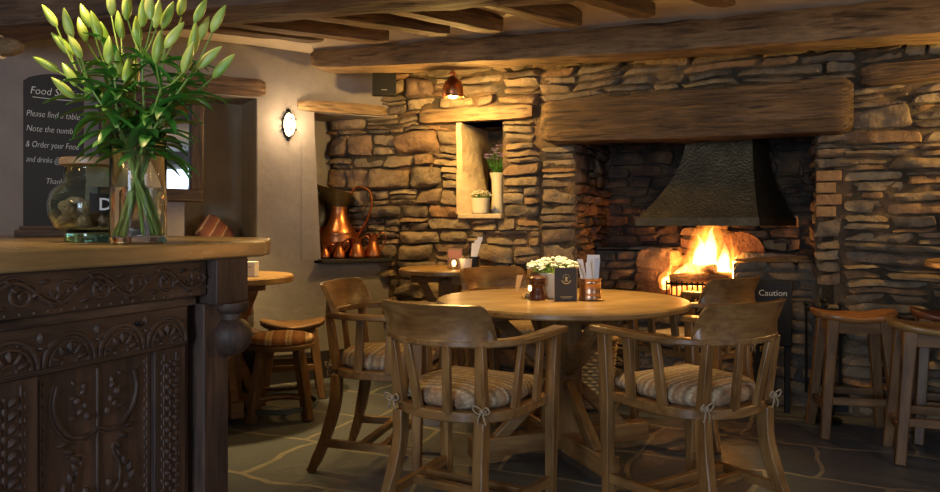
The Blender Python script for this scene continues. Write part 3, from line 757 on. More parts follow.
for s_ in (-1, 1):
    relief(pc, [(c + s_ * x_, z_) for x_, z_ in SP2 ([(.0, .62), (.035, .608), (.075, .615), (.11, .65), (.125, .70), (.115, .745)])], y, .005)
    relief(pc, [(c + s_ * x_, z_) for x_, z_ in SP2([(.0, .61), (.035, .597), (.08, .603), (.12, .645), (.136, .70), (.126, .75)])], y, .003)
    relief(pc, [(c + s_ * p[0], p[1]) for p in SP2([(.005, .46), (.02, .435), (.06, .45), (.07, .50), (.045, .56), (.09, .57)])], y, .004)
    relief(pc, [(c + s_ * p[0], p[1]) for p in arc(.075, .36, .055, -1.2, 2.4)], y, .004)
    for (bx_, bz_) in ((.03, .655), (.035, .47), (.09, .445), (.03, .3), (.1, .25), (.06, .7)): pc.ball((c + s_ * bx_, y, bz_), .011, 10)
    for i in range(7): lens(pc, c + s_ * (.085 + .022 * cos(i * .9)), .52 + .022 * i - .05, .034, .017, 1.1 + i * .35, y, .006)
    for i in range(8): lens(pc, c + s_ * (.055 + .018 * cos(i * 1.7)), .66 + .012 * i, .02, .011, i * .8, y, .005)
    for i in range(5): lens(pc, c + s_ * (.07 + .02 * cos(i * 1.3)), .36 + .012 * (i - 2), .034, .015, i * .75, y, .006)
for i in range(22):
    for xx in (.158, .462): lens(pc, xx, .76 - i * .026, .018, .008, pi / 2, y, .003)
pc.build('panel_carving', DARK['z'], PN, smooth=50)
# end post with turned acorn pendant
m = MB(); m.box(.64, .745, .03, .13, 0, .9); m.build('end_post', DARK['z'], bar, bevel=.004)
m = MB(); m.box(.66, .80, -.0, .13, .895, 1.03); m.build('post_block', DARK['z'], bar, bevel=.004)
m = MB(); m.lathe([(.015, .735), (.036, .742), (.056, .765), (.064, .795), (.058, .82), (.042, .838), (.03, .845), (.03, .862), (.044, .868), (.052, .88), (.052, .895)], 28, (.745, .02, 0)); m.build('acorn_pendant', DARK['z'], bar, smooth=50)
# iron hasp on the upper rail
m = MB(); m.ball((.415, .05, .872), .007, 8); m.tube([(.415, .047, .872), (.422, .045, .862), (.428, .047, .868)], .003, 6); m.build('hasp', IRON, bar)
# ------------------------------------------------------------- on the bar
BT = 1.08
JX, JY = -1.142, 2.25
t = thing('glass_jar', 'round glass biscuit jar with cork lid and black D label on the bar', 'jar', (JX, JY, BT))
m = MB(); m.lathe([(.001, .03), (.076, .03), (.108, .045), (.124, .08), (.127, .115), (.118, .15), (.095, .172), (.083, .182), (.083, .222), (.090, .226), (.086, .228), (.079, .222), (.079, .182), (.091, .169), (.114, .148), (.123, .115), (.120, .082), (.105, .05), (.072, .036), (.001, .036)], 48, cap=False)
m.build('jar_body', GGLASS, t, smooth=60)
m = MB(); m.lathe([(.078, .0), (.082, .006), (.08, .026), (.074, .0285)], 48); m.build('jar_foot', THICKG, t, smooth=40)
m = MB(); m.lathe([(.08, .229), (.094, .231), (.095, .248), (.09, .252)], 40); m.build('cork_lid', wood('cork', (.3, .17, .08), (.42, .26, .13), (.5, .33, .18), axes='x')['x'], t, bevel=.002)
lab = MB(); rings = []
a0 = math.atan2(-JY, -JX)
for i in range(13):
    a = a0 + .0 + (-.1 + 1.0 * i / 12)
    zt = .142 + (.0 if 0 < i < 12 else .004)
    rings.append([(.1275 * cos(a) * (1 if True else 0), .1275 * sin(a), .085 + .004 * abs(i - 6) / 6), (.1285 * cos(a), .1285 * sin(a), .085 + .004 * abs(i - 6) / 6), (.127 * cos(a), .127 * sin(a), zt), (.126 * cos(a), .126 * sin(a), zt)])
lab.loft(rings[::-1]); L = lab.build('label', CHALKB, t)
me = text_mesh('D', .05, .0004, 'CENTER', 0, .0006); me.materials.append(PAPER)
o = bpy.data.objects.new('letter', me); COL.objects.link(o); o.parent = L
a = a0 + .22; o.location = (.1305 * cos(a), .1305 * sin(a), .095); o.rotation_euler = (R(90), 0, a + pi / 2)
rg = random.Random(3); PEB = stone('biscuit', [(.6, .42, .25), (.5, .3, .18), (.7, .55, .38), (.6, .38, .32), (.45, .28, .2)])
k = 0
for ring_r, nn, z in ((.0, 1, .055), (.045, 6, .056), (.088, 11, .066), (.03, 4, .085), (.07, 8, .092), (.095, 9, .105), (.02, 2, .112), (.06, 6, .12)):
    for i in range(nn):
        a = 2 * pi * i / nn + rg.random(); r_ = .017 + rg.random() * .004
        m = MB(); m.tint = rg.random(); sx, sy, sz = rg.uniform(.8, 1.35), rg.uniform(.8, 1.1), rg.uniform(.65, .9)
        m.ball((0, 0, 0), r_, 12, (sx, sy, sz)); m.v = [tuple(V(p) * (1 + .25 * noise.noise(V(p) * 60 + V((k, 0, 0))))) for p in m.v]
        m.t[0] = m.t[0] + .0001
        o = m.build('biscuit', PEB, None, smooth=70, loc=(JX + ring_r * cos(a), JY + ring_r * sin(a), BT + z), rot=(rg.uniform(-.6, .6), rg.uniform(-.6, .6), rg.uniform(0, 6)))
        tag(o, 'small tan biscuit piled among others inside the corked glass jar', 'biscuit', 'biscuits in the glass jar'); k += 1

VX, VY = -.932, 2.08
t = thing('glass_vase', 'tall clear cylinder vase of water holding the lilies on the bar', 'vase', (VX, VY, BT))
m = MB(); m.lathe([(.001, .0), (.070, .0), (.0745, .004), (.0745, .314), (.073, .316), (.0715, .314), (.0715, .022), (.070, .018), (.001, .018)], 56, cap=False); m.build('vase_body', GLASS, t, smooth=50)
m = MB(); m.lathe([(.001, .0225), (.0708, .0225), (.0708, .155), (.001, .155)], 56, cap=False); m.build('water', WATER, t, smooth=50)

buds = {'A': [(49, 15, -.6), (63, 45, -.75), (46, 64, -1.05)], 'B': [(68, 23, -.15), (74, 45, -.5), (69, 74, -.6), (62, 87, -.8)], 'C': [(85, 15, -.45), (82, 29, -.4), (104, 37, -.25)],
        'D': [(111, 1, 0), (120, 25, -.1), (118, 63, 0)], 'E': [(137, 32, .02), (127, 72, .05), (135, 75, .1)], 'F': [(127, 5, .05), (143, 12, .15), (150, 5, -.1), (157, 14, .1)],
        'G': [(168, 15, .35), (174, 36, .6), (182, 2, .1)], 'H': [(201, 10, .4), (203, 29, .35), (194, 40, .2)], 'I': [(219, 18, .5), (209, 58, .85)], 'J': [(223, 67, .75), (181, 74, .5)],
        'K': [(96, 26, -.3), (109, 50, -.1)], 'L': [(158, 48, .2), (188, 58, .4)]}
where = {'A': 'reaching furthest to the left', 'B': 'low on the left above the chalkboard', 'C': 'upper left of centre', 'D': 'just left of the middle', 'E': 'in the middle with the big yellow bud',
         'F': 'at the top centre with four upright buds', 'G': 'right of the middle with a fat yellow bud', 'H': 'upper right below the beam', 'I': 'right side with one bud leaning out', 'J': 'reaching furthest to the right', 'K': 'left inner, half hidden by leaves', 'L': 'right inner, half hidden by leaves'}
def blade(mb, p0, d0, L, Wd, droop, rg):
    """a lance shaped leaf from p0 heading d0, drooping"""
    p = V(p0); d = V(d0).normalized(); side = d.cross(V((0, 0, 1)))
    side = side.normalized() if side.length > .05 else V((1, 0, 0)); n = 10; rows = []
    for i in range(n + 1):
        f = i / n; wd = Wd / 2 * sin(pi * min(1, f * .96 + .04)) ** .8 * (1 - .25 * f)
        nrm = side.cross(d).normalized()
        rows.append([p - side * wd + nrm * wd * .35, p - nrm * .0012, p + side * wd + nrm * wd * .35, p + nrm * .0012])
        d = (d + V((0, 0, -droop / n))).normalized(); p = p + d * L / n
    mb.loft(rows)
def budmesh(L):
    mb = MB(); prof = []
    for i in range(13):
        f = i / 12; r = .0122 * (sin(pi * f ** .8) ** .75) * (1 - .15 * f) + (.003 if i == 0 else .0008); prof.append((r, L * f))
    mb.lathe(prof, 18, mod=lambda a: 1 + .13 * cos(3 * a)); return mb
base_bud = None
for si, key in enumerate(buds):
    bl = buds[key]; rg = random.Random(si + 20)
    Yc = VY + rg.uniform(-.09, .09)
    pts = [W(px, py, Yc + rg.uniform(-.06, .06)) for px, py, _ in bl]
    c = sum(pts, V()) / len(pts); mouth = V((VX, VY, BT + .31))
    node = c * .66 + mouth * .34 - V((0, 0, .02))
    dr = V((c.x - VX, c.y - VY, 0)); 
    if dr.length > .06: dr = dr.normalized() * .055
    ang = rg.uniform(0, 2 * pi)
    foot = V((VX, VY, BT + .026)) - V((dr.x * 1.0, dr.y * .6, 0)) + V((.016 * cos(ang), .022 * sin(ang), 0)); rim = V((VX, VY, BT + .31)) + dr * .9
    t = thing('lily_stem', 'budding lily stem in the vase, ' + where[key], 'flower', tuple(foot), 0, 'lily stems in the glass vase')
    rel = lambda p: V(p) - foot
    path = spline([rel(foot), rel((foot + rim) / 2), rel(rim), rel(node)], 8)
    m = MB(); m.tube(path, [.0052 - .002 * i / len(path) for i in range(len(path))], 8)
    for (px, py, tl), b in zip(bl, pts):
        ax = V((sin(tl), rg.uniform(-.25, .25), cos(tl))).normalized(); b0 = rel(b) - ax * .042
        m.tube(spline([rel(node), (rel(node) * .5 + b0 * .5) + V((0, 0, -.008)), b0], 5), .0022, 6)
    m.build('stalk', STEM, t, smooth=60)
    for (px, py, tl), b in zip(bl, pts):
        ax = V((sin(tl), rg.uniform(-.25, .25), cos(tl))).normalized(); b0 = rel(b) - ax * .042
        L = rg.uniform(.078, .092)
        if base_bud is None: base_bud = budmesh(.085).build('bud', BUD, t, smooth=60); bo = base_bud
        else: bo = base_bud.copy(); COL.objects.link(bo); bo.parent = t
        bo.location = b0; bo.rotation_euler = ax.to_track_quat('Z', 'Y').to_euler(); s_ = L / .085; bo.scale = (s_ * 1.05, s_ * 1.05, s_)
    for i in range(12):
        f = .5 + .5 * i / 11; p = path[int(f * (len(path) - 1))]
        a = rg.uniform(0, 2 * pi); out = V((cos(a), sin(a) * .8, rg.uniform(.1, .9))) + V((dr.x, dr.y, 0)) * 12
        m = MB(); blade(m, p, out, rg.uniform(.1, .17), rg.uniform(.026, .042), rg.uniform(.5, 1.5), rg); m.build('leaf', LEAF, t, smooth=60)
    p = rel(node)
    for i in range(4):
        a = rg.uniform(0, 2 * pi); m = MB(); blade(m, p, V((cos(a), sin(a), .6)), rg.uniform(.07, .12), .024, .9, rg); m.build('leaf', LEAF, t, smooth=60)

# chalkboard with its handwriting
def board_mesh(w_, h_, arch=.035, n=12):
    pts = [(-w_ / 2, 0)] + [(-w_ / 2, h_ - arch)] + [(-w_ / 2 + .02 + (w_ - .04) * i / n, h_ - arch + arch * (.45 + .55 * sin(pi * i / n))) for i in range(n + 1)] + [(w_ / 2, h_ - arch), (w_ / 2, 0)]
    return pts
cx, cy = W(54, 236, 3.0).x, 3.0
t = thing('chalkboard', 'dark arched chalkboard with handwritten food ordering notes on the bar', 'chalkboard', (cx, cy, BT), R(26))
pts = board_mesh(.215, .63)
m = MB(); m.loft([[(x, 0, z + .03) for x, z in pts], [(x, .018, z + .03) for x, z in pts]]); bd = m.build('board', CHALKB, t, bevel=.003)
m = MB(); m.box(-.135, .135, -.04, .05, 0, .03); m.box(-.12, .12, -.03, .04, .03, .045); m.build('base', BEAMD['x'], t, bevel=.005)
for txt, z, sz, x in (('Food Service', .575, .043, -.085), ('Please find a table', .485, .036, -.098), ('Note the number', .425, .036, -.098), ('& Order your Food', .362, .036, -.100), ('and drinks @ the bar', .302, .034, -.098), ('Thanks', .215, .033, -.03)):
    me = text_mesh(txt, sz, .0003, 'LEFT', .18, -.0007); me.materials.append(CHALK)
    o = bpy.data.objects.new('handwriting', me); COL.objects.link(o); o.parent = bd; o.location = (x, -.0008, z); o.rotation_euler = (R(90), R(2), 0); 
    wd = max((v.co.x for v in me.vertices)) or .1; o.scale = (min(1, .19 / wd) if txt != 'Thanks' else .75, 1, 1)
m = MB(); m.tube([(-.075, -.001, .562), (0, -.001, .557), (.07, -.001, .556)], .0012, 5); m.build('underline', CHALK, bd)

# mirror on the left wall
t = thing('mirror', 'wall mirror in a thick rough dark wooden frame behind the vase', 'mirror', onleft(1.70, -.01, 1.27), math.atan2(-LU.y, -LU.x))
# local +x runs towards the corner, -y to the room
wm, hm, fw = .62, .72, .085
m = MB(); m.box(-wm / 2 + fw * .8, wm / 2 - fw * .8, -.02, -.012, fw * .8, hm - fw * .8); m.build('glass', mat('mirror_glass', (.5, .53, .57), .02, 1), t, smooth=0)
for x0, x1, z0, z1 in ((-wm / 2, wm / 2, 0, fw), (-wm / 2, wm / 2, hm - fw, hm)):
    m = MB(); m.bar([(x0, -.02, (z0 + z1) / 2), (0, -.024, (z0 + z1) / 2 + .004), (x1, -.02, (z0 + z1) / 2)], .05, fw, (0, 0, 1)); m.build('frame_rail', FRAMEW['x'], t, bevel=.012, seg=3)
for x0 in (-wm / 2, wm / 2 - fw):
    m = MB(); m.box(x0, x0 + fw, -.05, .004, fw * .9, hm - fw * .9, .003); m.build('frame_stile', FRAMEW['z'], t, bevel=.012, seg=3)

# cushion on the alcove sill
t0 = onleft(1.27, .12, 0)
m = MB(); rings = []
for i in range(13):
    f = -1 + 2 * i / 12; ring = []
    for k in range(20):
        a = 2 * pi * k / 20; ca, sa = cos(a), sin(a); mm = (abs(ca) ** 5 + abs(sa) ** 5) ** .2
        rr = .13 * (1 - .06 * (1 - abs(f))); ring.append((ca / mm * rr * (1 - .0), f * .055 * (1 - (max(abs(ca), abs(sa)) * .0)) , sa / mm * rr))
    s_ = (1 - abs(f) ** 3) ** .5 if abs(f) < 1 else .05
    rings.append([(x * max(.05, s_), y, z * max(.05, s_)) for x, y, z in ring])
m.loft(rings[::-1])
o = m.build('patterned_cushion', REDCUSH, None, smooth=60, loc=(t0.x, t0.y, 1.055), rot=(R(-38), R(40), R(33)))
tag(o, 'dark red patterned cushion lying in the deep alcove behind the bar', 'cushion')

# emergency sign and joist stub at the top left corner
t = thing('emergency_sign', 'white emergency sign with brown joist stub at the upper left edge', 'lamp', W(0, 47, 3.75), 0)
m = MB(); m.lathe([(.055, -.012), (.06, -.006), (.06, .006), (.05, .012)], 28); o = m.build('white_face', WHITE, t); o.rotation_euler = (0, R(90), 0)
m = MB(); m.lathe([(.05, 0), (.046, .05), (.03, .09), (.01, .11)], 20); o = m.build('joist_stub', BEAM['z'], t); o.rotation_euler = (0, R(90), 0); o.location = (.01, .0, -.0)

# ------------------------------------------------------------- lamps
p = onleft(.797, 0, 1.83)
t = thing('bulkhead_lamp', 'lit oval bulkhead wall lamp with a metal cage on the painted pier', 'lamp', p, math.atan2(-LU.y, -LU.x))
m = MB(); rr = lambda s, y: [(s * .038 * cos(2 * pi * k / 32), y, s * .082 * sin(2 * pi * k / 32)) for k in range(32)]
m.loft([rr(1.15, 0), rr(1.18, -.012), rr(1.1, -.022)][::-1]); m.ball((0, -.006, .103), .014, 8, (1, .7, 1)); m.ball((0, -.006, -.103), .012, 8, (1, .7, 1)); m.build('back_plate', IRON, t)
m = MB(); m.loft([rr(1, -.018), rr(1, -.03), rr(.93, -.05), rr(.7, -.064), rr(.3, -.071), rr(.05, -.072)][::-1]); m.build('glass_cover', GLOW, t, smooth=70)
m = MB()
for z in (-.035, .035): m.tube([(-.052, -.015, z), (-.045, -.05, z), (-.02, -.074, z), (.02, -.074, z), (.045, -.05, z), (.052, -.015, z)], .004, 6)
m.tube([(0, -.015, -.112), (0, -.055, -.09), (0, -.078, -.03), (0, -.078, .03), (0, -.055, .09), (0, -.015, .112)], .004, 6); m.build('cage', IRON, t)
light('bulkhead_light', 'POINT', onleft(.797, -.13, 1.83), 8, (1, .68, .34), .04)

pz = W(453, 96, 4.98)
t = thing('copper_pendant_lamp', 'small lit copper pendant lamp hanging under the beam before the stones', 'lamp', (pz.x, pz.y, pz.z - .01)); t.scale = (1.25, 1.25, 1.15)
m = MB(); m.lathe([(.052, .0), (.058, .012), (.056, .05), (.048, .085), (.03, .108), (.015, .118), (.013, .135), (.02, .142), (.012, .15)], 32, cap=False); m.lathe([(.050, .002), (.054, .012), (.052, .05), (.044, .083), (.026, .104)][::-1], 32, cap=False); m.build('copper_shade', COPPER, t, smooth=60)
m = MB(); m.ball((0, 0, .03), .034, 16, (1, 1, 1.1)); m.build('bulb', BULB, t, smooth=70)
m = MB(); m.tube([(0, 0, .15), (0, 0, .22)], .004, 6); m.build('hanging_rod', IRON, t)
m = MB()
for k in range(3):
    a = k * 2 * pi / 3 + .3; m.ball((cos(a) * .062, sin(a) * .062, .008), .009, 8)
m.build('thumb_screw', BRASS, t)
light('pendant_light', 'POINT', (pz.x, pz.y, pz.z - .06), 46, WARM, .035)

p = onleft(.04, -.10, 0); p = W(384, 84, 5.4)
t = thing('loudspeaker', 'small black loudspeaker mounted high in the corner under the beam', 'speaker', p, R(8))
m = MB(); m.box(-.085, .085, -.08, .02, -.09, .09); m.build('cabinet', BLACKW, t, bevel=.006)
m = MB(); m.box(-.085, .085, -.088, -.08, -.085, .09); m.build('grille', mat('speaker_cloth', (.002, .002, .002), .9), t, bevel=.003)
m = MB(); m.box(-.02, .02, -.0895, -.088, -.06, -.055); m.build('badge', mat('grey_badge', (.3, .3, .3), .4, .5), t)

# ------------------------------------------------------------- copper in the corner alcove
m = MB(); slab(m, onleft, -.0, .575, -.10, .45, .84, .868); o = m.build('shelf_board', BLACKW, bevel=.004)
o.name = 'copper_shelf'; tag(o, 'black shelf board carrying the copper jugs in the corner alcove', 'shelf')
def jug(label, px, Y, hgt, wid, big=False, hs=1):
    X = (px - 470) / 740 * Y; s = hgt; r = wid / 2
    t = thing('large_copper_ewer' if big else 'copper_jug', label, 'jug', (X, Y, .869), 0, None if big else 'small copper jugs')
    m = MB()
    if big:
        prof = [(.62, 0), (.7, .02), (.96, .16), (1, .26), (.94, .35), (.8, .43), (.62, .5), (.47, .6), (.42, .7), (.46, .78)]
    else:
        prof = [(.85, 0), (.95, .03), (1, .12), (.85, .35), (.55, .62), (.42, .76), (.46, .84), (.6, .94), (.66, 1)]
    m.lathe([(r * a, s * b) for a, b in prof], 36, cap=False); m.lathe([(r * prof[-1][0] - .002, s * prof[-1][1]), (r * .4, s * .6)][::-1], 36, cap=False); m.lathe([(.001, .001), (r * prof[0][0], .001)], 30, cap=False)
    if big: m.lathe([(r * 1.0, s * .34), (r * 1.0, s * .36), (r * .93, s * .37)], 36, cap=False)
    m.build('body', COPPER, t, smooth=60)
    if big:
        m = MB(); rings = []
        for i in range(9):
            f = i / 8; z = s * (.74 + .26 * f); ring = []
            for k in range(28):
                a = 2 * pi * k / 28; c = cos(a); rad = r * (.44 + .34 * f); sp = max(0, -c) ** 2.5 * f * r * .75
                ring.append((c * rad * 1.0 - sp * 1.0, sin(a) * rad * (1 - .25 * max(0, -c) * f), z + sp * .55 - .04 * max(0, c) * f))
            rings.append(ring)
        m.loft(rings, caps=False); m.loft([[(x * .97, y * .97, z) for x, y, z in q_] for q_ in rings][::-1], caps=False); m.build('spout', BRASS, t, smooth=60)
        hp = [(r * .55, 0, s * .9), (r * .95, 0, s * 1.03), (r * 1.6, 0, s * .98), (r * 1.75, 0, s * .78), (r * 1.45, 0, s * .52), (r * .98, 0, s * .3)]; hr = .014
    else:
        m = MB(); m.loft([[(-r * .45, r * .3, s * .9), (-r * .45, -r * .3, s * .9), (-r * .3, 0, s * .78)], [(-r * 1.0, .003, s * 1.0), (-r * 1.0, -.003, s * 1.0), (-r * .98, 0, s * .98)]]); m.build('lip', COPPER, t)
        hp = [(r * .5, 0, s * .9), (r * 1.0, 0, s * 1.08), (r * 1.45, 0, s * .95), (r * 1.4, 0, s * .65), (r * .85, 0, s * .35)]; hr = .007
    m = MB(); m.tube(spline(hp, 6), hr, 8, .7); m.build('handle', COPPER, t, smooth=60); return t
jug('large copper ewer with a wide spout and tall looped handle in the alcove', 339, 5.64, .52, .285, True)
jug('smallest copper jug at the left end of the alcove shelf', 325, 5.50, .1, .085)
jug('second small copper jug from the left, below the big ewer spout', 339.5, 5.50, .125, .095)
jug('third small copper jug from the left, in front of the big ewer', 357, 5.52, .155, .125)
jug('tallest of the small copper jugs, at the right end of the shelf', 373, 5.58, .18, .13)
t = thing('copper_coal_scuttle', 'copper pail with a dark brass helmet hood left behind the large ewer', 'pail', ((319 - 470) / 740 * 5.78, 5.78, .869))
m = MB(); m.lathe([(.09, 0), (.105, .02), (.115, .22), (.12, .235)], 32); m.build('pail', COPPER, t, smooth=50)
m = MB(); m.lathe([(.118, .236), (.125, .3), (.11, .4), (.07, .47), (.02, .5)], 32); m.build('hood', BRASS, t, smooth=60)

# ------------------------------------------------------------- niche
p = onwall(.74, .08, 1.201)
t = thing('white_flower_pot', 'white ceramic pot with small white flowers at the front of the wall niche', 'flower pot', p)
m = MB(); m.lathe([(.05, 0), (.062, .006), (.068, .09), (.072, .115), (.066, .115), (.06, .02)], 32, cap=False); m.lathe([(.001, .001), (.05, .001)], 20, cap=False); m.lathe([(.001, .1), (.067, .1)][::-1], 20, cap=False); m.build('pot', CREAMP, t, smooth=50)
def posy(parent, n, rad, hgt, z0, petal, leafm, seed, size=.009):
    rg = random.Random(seed); a_ = MB(); b_ = MB()
    for i in range(n):
        a = rg.uniform(0, 2 * pi); q = rg.random() ** .5; x, y = rad * q * cos(a), rad * q * sin(a) * .8; z = z0 + hgt * (1 - .55 * q * q) * rg.uniform(.6, 1)
        a_.tube([(x * .25, y * .25, z0 - .02), (x * .8, y * .8, z0 + (z - z0) * .6), (x, y, z)], .0012, 4)
        for k in range(5):
            an = k * 2 * pi / 5; b_.ball((x + cos(an) * size * .8, y + sin(an) * size * .8, z + rg.uniform(-.3, .3) * size), size * .62, 6, (1, 1, .6))
        if i % 2: blade(a_, (x * .5, y * .5, z0 + .01), V((x, y, .04)), .04, .01, .6, rg)
    a_.build('foliage', leafm, parent, smooth=60); o = b_.build('blossom', petal, parent, smooth=60); o['kind'] = 'stuff'
    return o
posy(t, 46, .085, .07, .11, mat('white_petal', (.8, .76, .6), .6), LEAF, 5, .008)
p = onwall(.80, .26, 1.201)
t = thing('white_vase', 'tall pale vase with purple flowers deeper in the wall niche', 'vase', p)
m = MB(); m.lathe([(.045, 0), (.05, .02), (.04, .14), (.045, .26), (.06, .31), (.054, .31), (.04, .26)], 32, cap=False); m.lathe([(.001, .001), (.045, .001)], 20, cap=False); m.build('vase_body', CREAMP, t, smooth=50)
posy(t, 42, .1, .2, .33, mat('purple_petal', (.3, .2, .42), .6), LEAF, 8, .011)

# ------------------------------------------------------------- main table setting
TZ = .766
t = thing('menu_card', 'dark grey menu card with a gold crest standing on the round table', 'menu', (W(566, 0, 3.5).x, 3.5, TZ), R(4))
m = MB(); m.box(-.054, .050, -.007, .0, 0, .158); cov = m.build('cover', mat('menu_cover', (.04, .034, .03), .7), t, bevel=.001)
m = MB(); m.box(-.05, .054, .0005, .03, 0.001, .155); m.build('pages', mat('kraft_card', (.4, .28, .18), .7), t)
GOLD = mat('gold_print', (.6, .45, .18), .4)
em = MB(); em.ball((0, 0, .108), .007, 10, (.8, .12, 1.35)); em.box(-.008, .008, -.0008, .0, .094, .098); em.tube([(x, 0, z) for x, z in arc(0, .104, .021, pi * 1.08, pi * 1.92)], .0022, 5); em.tube([(x, 0, z) for x, z in arc(0, .112, .015, -.4, pi + .4)], .0007, 5)
em.box(-.03, .03, -.0006, 0, .020, .022); em.box(-.022, .022, -.0006, 0, .0145, .016)
o = em.build('gold_crest', GOLD, cov); o.location = (0, -.0075, 0)
t = thing('white_flower_planter', 'cream pot overflowing with small white flowers on the round table', 'flower pot', (W(553, 0, 3.66).x, 3.66, TZ))
m = MB(); m.lathe([(.05, 0), (.06, .008), (.066, .1), (.068, .125), (.06, .125), (.055, .02)], 32, cap=False); m.lathe([(.001, .001), (.05, .001)], 20, cap=False); m.lathe([(.001, .11), (.062, .11)][::-1], 20, cap=False); m.build('pot', CREAMP, t, smooth=50)
posy(t, 120, .135, .085, .12, mat('cream_petal', (.88, .85, .68), .6), mat('bright_leaf', (.2, .36, .06), .5), 6, .011)
t = thing('pepper_mill', 'turned dark red-brown wooden pepper mill on the round table', 'pepper mill', (W(537.5, 0, 3.56).x, 3.56, TZ))
MILL = mat('mill_wood', (.09, .026, .012), .3)
m = MB(); m.lathe([(.038, 0), (.04, .006), (.038, .03), (.029, .045), (.028, .06), (.034, .072), (.04, .078), (.036, .086)], 32); m.build('body', MILL, t, smooth=45)
m = MB(); m.lathe([(.036, .087), (.041, .094), (.04, .106), (.03, .113), (.008, .116), (.007, .122)], 32); m.build('cap', MILL, t, smooth=45)
t = thing('tea_light_glass', 'clear glass tumbler with a lit tea light left of the pepper mill', 'candle holder', (W(530, 0, 3.68).x, 3.68, TZ))
m = MB(); m.lathe([(.032, 0), (.036, .1), (.034, .1), (.030, .006)], 28, cap=False); m.lathe([(.001, .001), (.032, .001)], 20, cap=False); m.build('glass', GLASS, t)
m = MB(); m.ball((0, 0, .045), .012, 8, (.8, .8, 1.6)); m.build('flame', CANDLE, t)
m = MB(); m.lathe([(.02, .004), (.02, .02)], 20); m.build('wax', WHITE, t)
m = MB(); m.loft([[(-.01, 0, .09), (.02, 0, .09), (.02, .002, .09), (-.01, .002, .09)], [(-.022, -.01, .0), (-.004, -.01, .008), (-.004, -.008, .008), (-.022, -.008, 0)]]); o = m.build('paper_tag', mat('tan_paper', (.6, .34, .14), .7), None, loc=(W(519, 0, 3.68).x, 3.68, TZ + .02)); tag(o, 'small tan paper tag leaning at the left of the tea light glass', 'tag')
PX = W(590, 0, 3.55).x
t = thing('copper_pot', 'ribbed copper pot holding papers on the round table', 'pot', (PX, 3.55, TZ))
m = MB(); m.lathe([(.052, 0), (.056, .004), (.053, .012), (.051, .03), (.053, .034), (.051, .04), (.051, .075), (.054, .08), (.051, .084), (.053, .1), (.058, .104), (.054, .105), (.048, .09), (.048, .006)], 40, cap=False); m.lathe([(.001, .001), (.052, .001)], 20, cap=False); m.build('pot_body', COPPERB, t, smooth=50)
def sheet(label, cx_, lean, h_, w_, rz, group='papers in the copper pot', m_=PAPER, cat='leaflet', base=(PX, 3.55, TZ + .01)):
    mb = MB(); rows = []
    for i in range(9):
        f = i / 8; z = h_ * f; x = lean * f ** 1.5
        rows.append([(x - w_ / 2, 0, z), (x + w_ / 2, 0, z), (x + w_ / 2, .0012, z), (x - w_ / 2, .0012, z)])
    mb.loft(rows[::-1]); o = mb.build('leaflet', m_, None, smooth=50, loc=(base[0] + cx_[0], base[1] + cx_[1], base[2]), rot=(0, 0, rz)); tag(o, label, cat, group); return o
sheet('widest white sheet at the back right of the copper pot', (.012, .028), .01, .205, .062, R(4))
sheet('white sheet curving up on the left of the copper pot', (-.02, .012), -.03, .185, .03, R(20))
sheet('grey-blue folded leaflet at the right front of the copper pot', (.024, .0), .012, .19, .028, R(-30), m_=mat('blue_grey_paper', (.45, .5, .6), .7))
sheet('narrow white leaflet in the middle of the copper pot', (.0, -.012), -.012, .17, .024, R(8))
STEEL = mat('cutlery_steel', (.6, .58, .55), .25, 1)
for k, (dx, lx, hh) in enumerate(((-.03, -.05, .17), (-.024, -.07, .15), (-.01, -.045, .165))):
    mb = MB(); mb.tube([(0, 0, 0), (lx * .5, .002, hh * .55), (lx, .004, hh)], [.003, .0035, .008], 8, .35)
    o = mb.build('cutlery_handle', STEEL, None, smooth=60, loc=(PX + dx, 3.55 - .01 * k, TZ + .012)); tag(o, ('cutlery piece in the copper pot, ' + ('upright inner one', 'leaning furthest left', 'nearest the front')[k]), 'cutlery', 'cutlery in the copper pot')
# candle table
CZ = .831
t = thing('candle_glass', 'glowing candle in a small glass on the far round table', 'candle holder', (W(454, 0, 4.83).x, 4.83, CZ))
m = MB(); m.lathe([(.03, 0), (.036, .02), (.036, .075), (.034, .075), (.033, .02), (.028, .006)], 24, cap=False); m.lathe([(.001, .001), (.03, .001)], 20, cap=False); m.build('glass', GLASS, t)
m = MB(); m.ball((0, 0, .04), .016, 10, (.9, .9, 1.5)); m.build('flame', CANDLE, t)
light('candle_light', 'POINT', (W(454, 0, 4.83).x, 4.80, CZ + .1), .8, (1, .55, .2), .03)
t = thing('sugar_pot', 'small white pot of sachets right of the candle on the far table', 'pot', (W(466, 0, 4.86).x, 4.86, CZ))
m = MB(); m.lathe([(.034, 0), (.042, .07), (.039, .07), (.032, .006)], 24, cap=False); m.lathe([(.001, .001), (.034, .001)], 20, cap=False); m.build('pot', WHITE, t)
m = MB(); 
for k in range(5): m.box(-.025 + k * .01, -.02 + k * .01, -.018, .018, .02, .085, .004)
m.build('sachet', mat('dark_sachet', (.12, .1, .06), .7), t)
t = thing('napkin_holder', 'brown box standing behind the candle on the far table', 'box', (W(455, 0, 4.96).x, 4.96, CZ))
m = MB(); m.box(-.05, .05, -.02, .02, 0, .13); m.build('box', mat('brown_card', (.16, .09, .07), .6), t, bevel=.003)
m = MB(); m.box(-.044, .044, -.0215, -.02, .07, .12); m.build('label_strip', mat('dull_red', (.25, .1, .08), .6), t)
t = thing('napkin_mug', 'dark mug holding folded white napkins on the far table', 'mug', (W(474, 0, 4.9).x, 4.9, CZ))
m = MB(); m.lathe([(.036, 0), (.04, .08), (.037, .08), (.034, .006)], 24, cap=False); m.lathe([(.001, .001), (.036, .001)], 20, cap=False); m.build('mug', IRON, t)
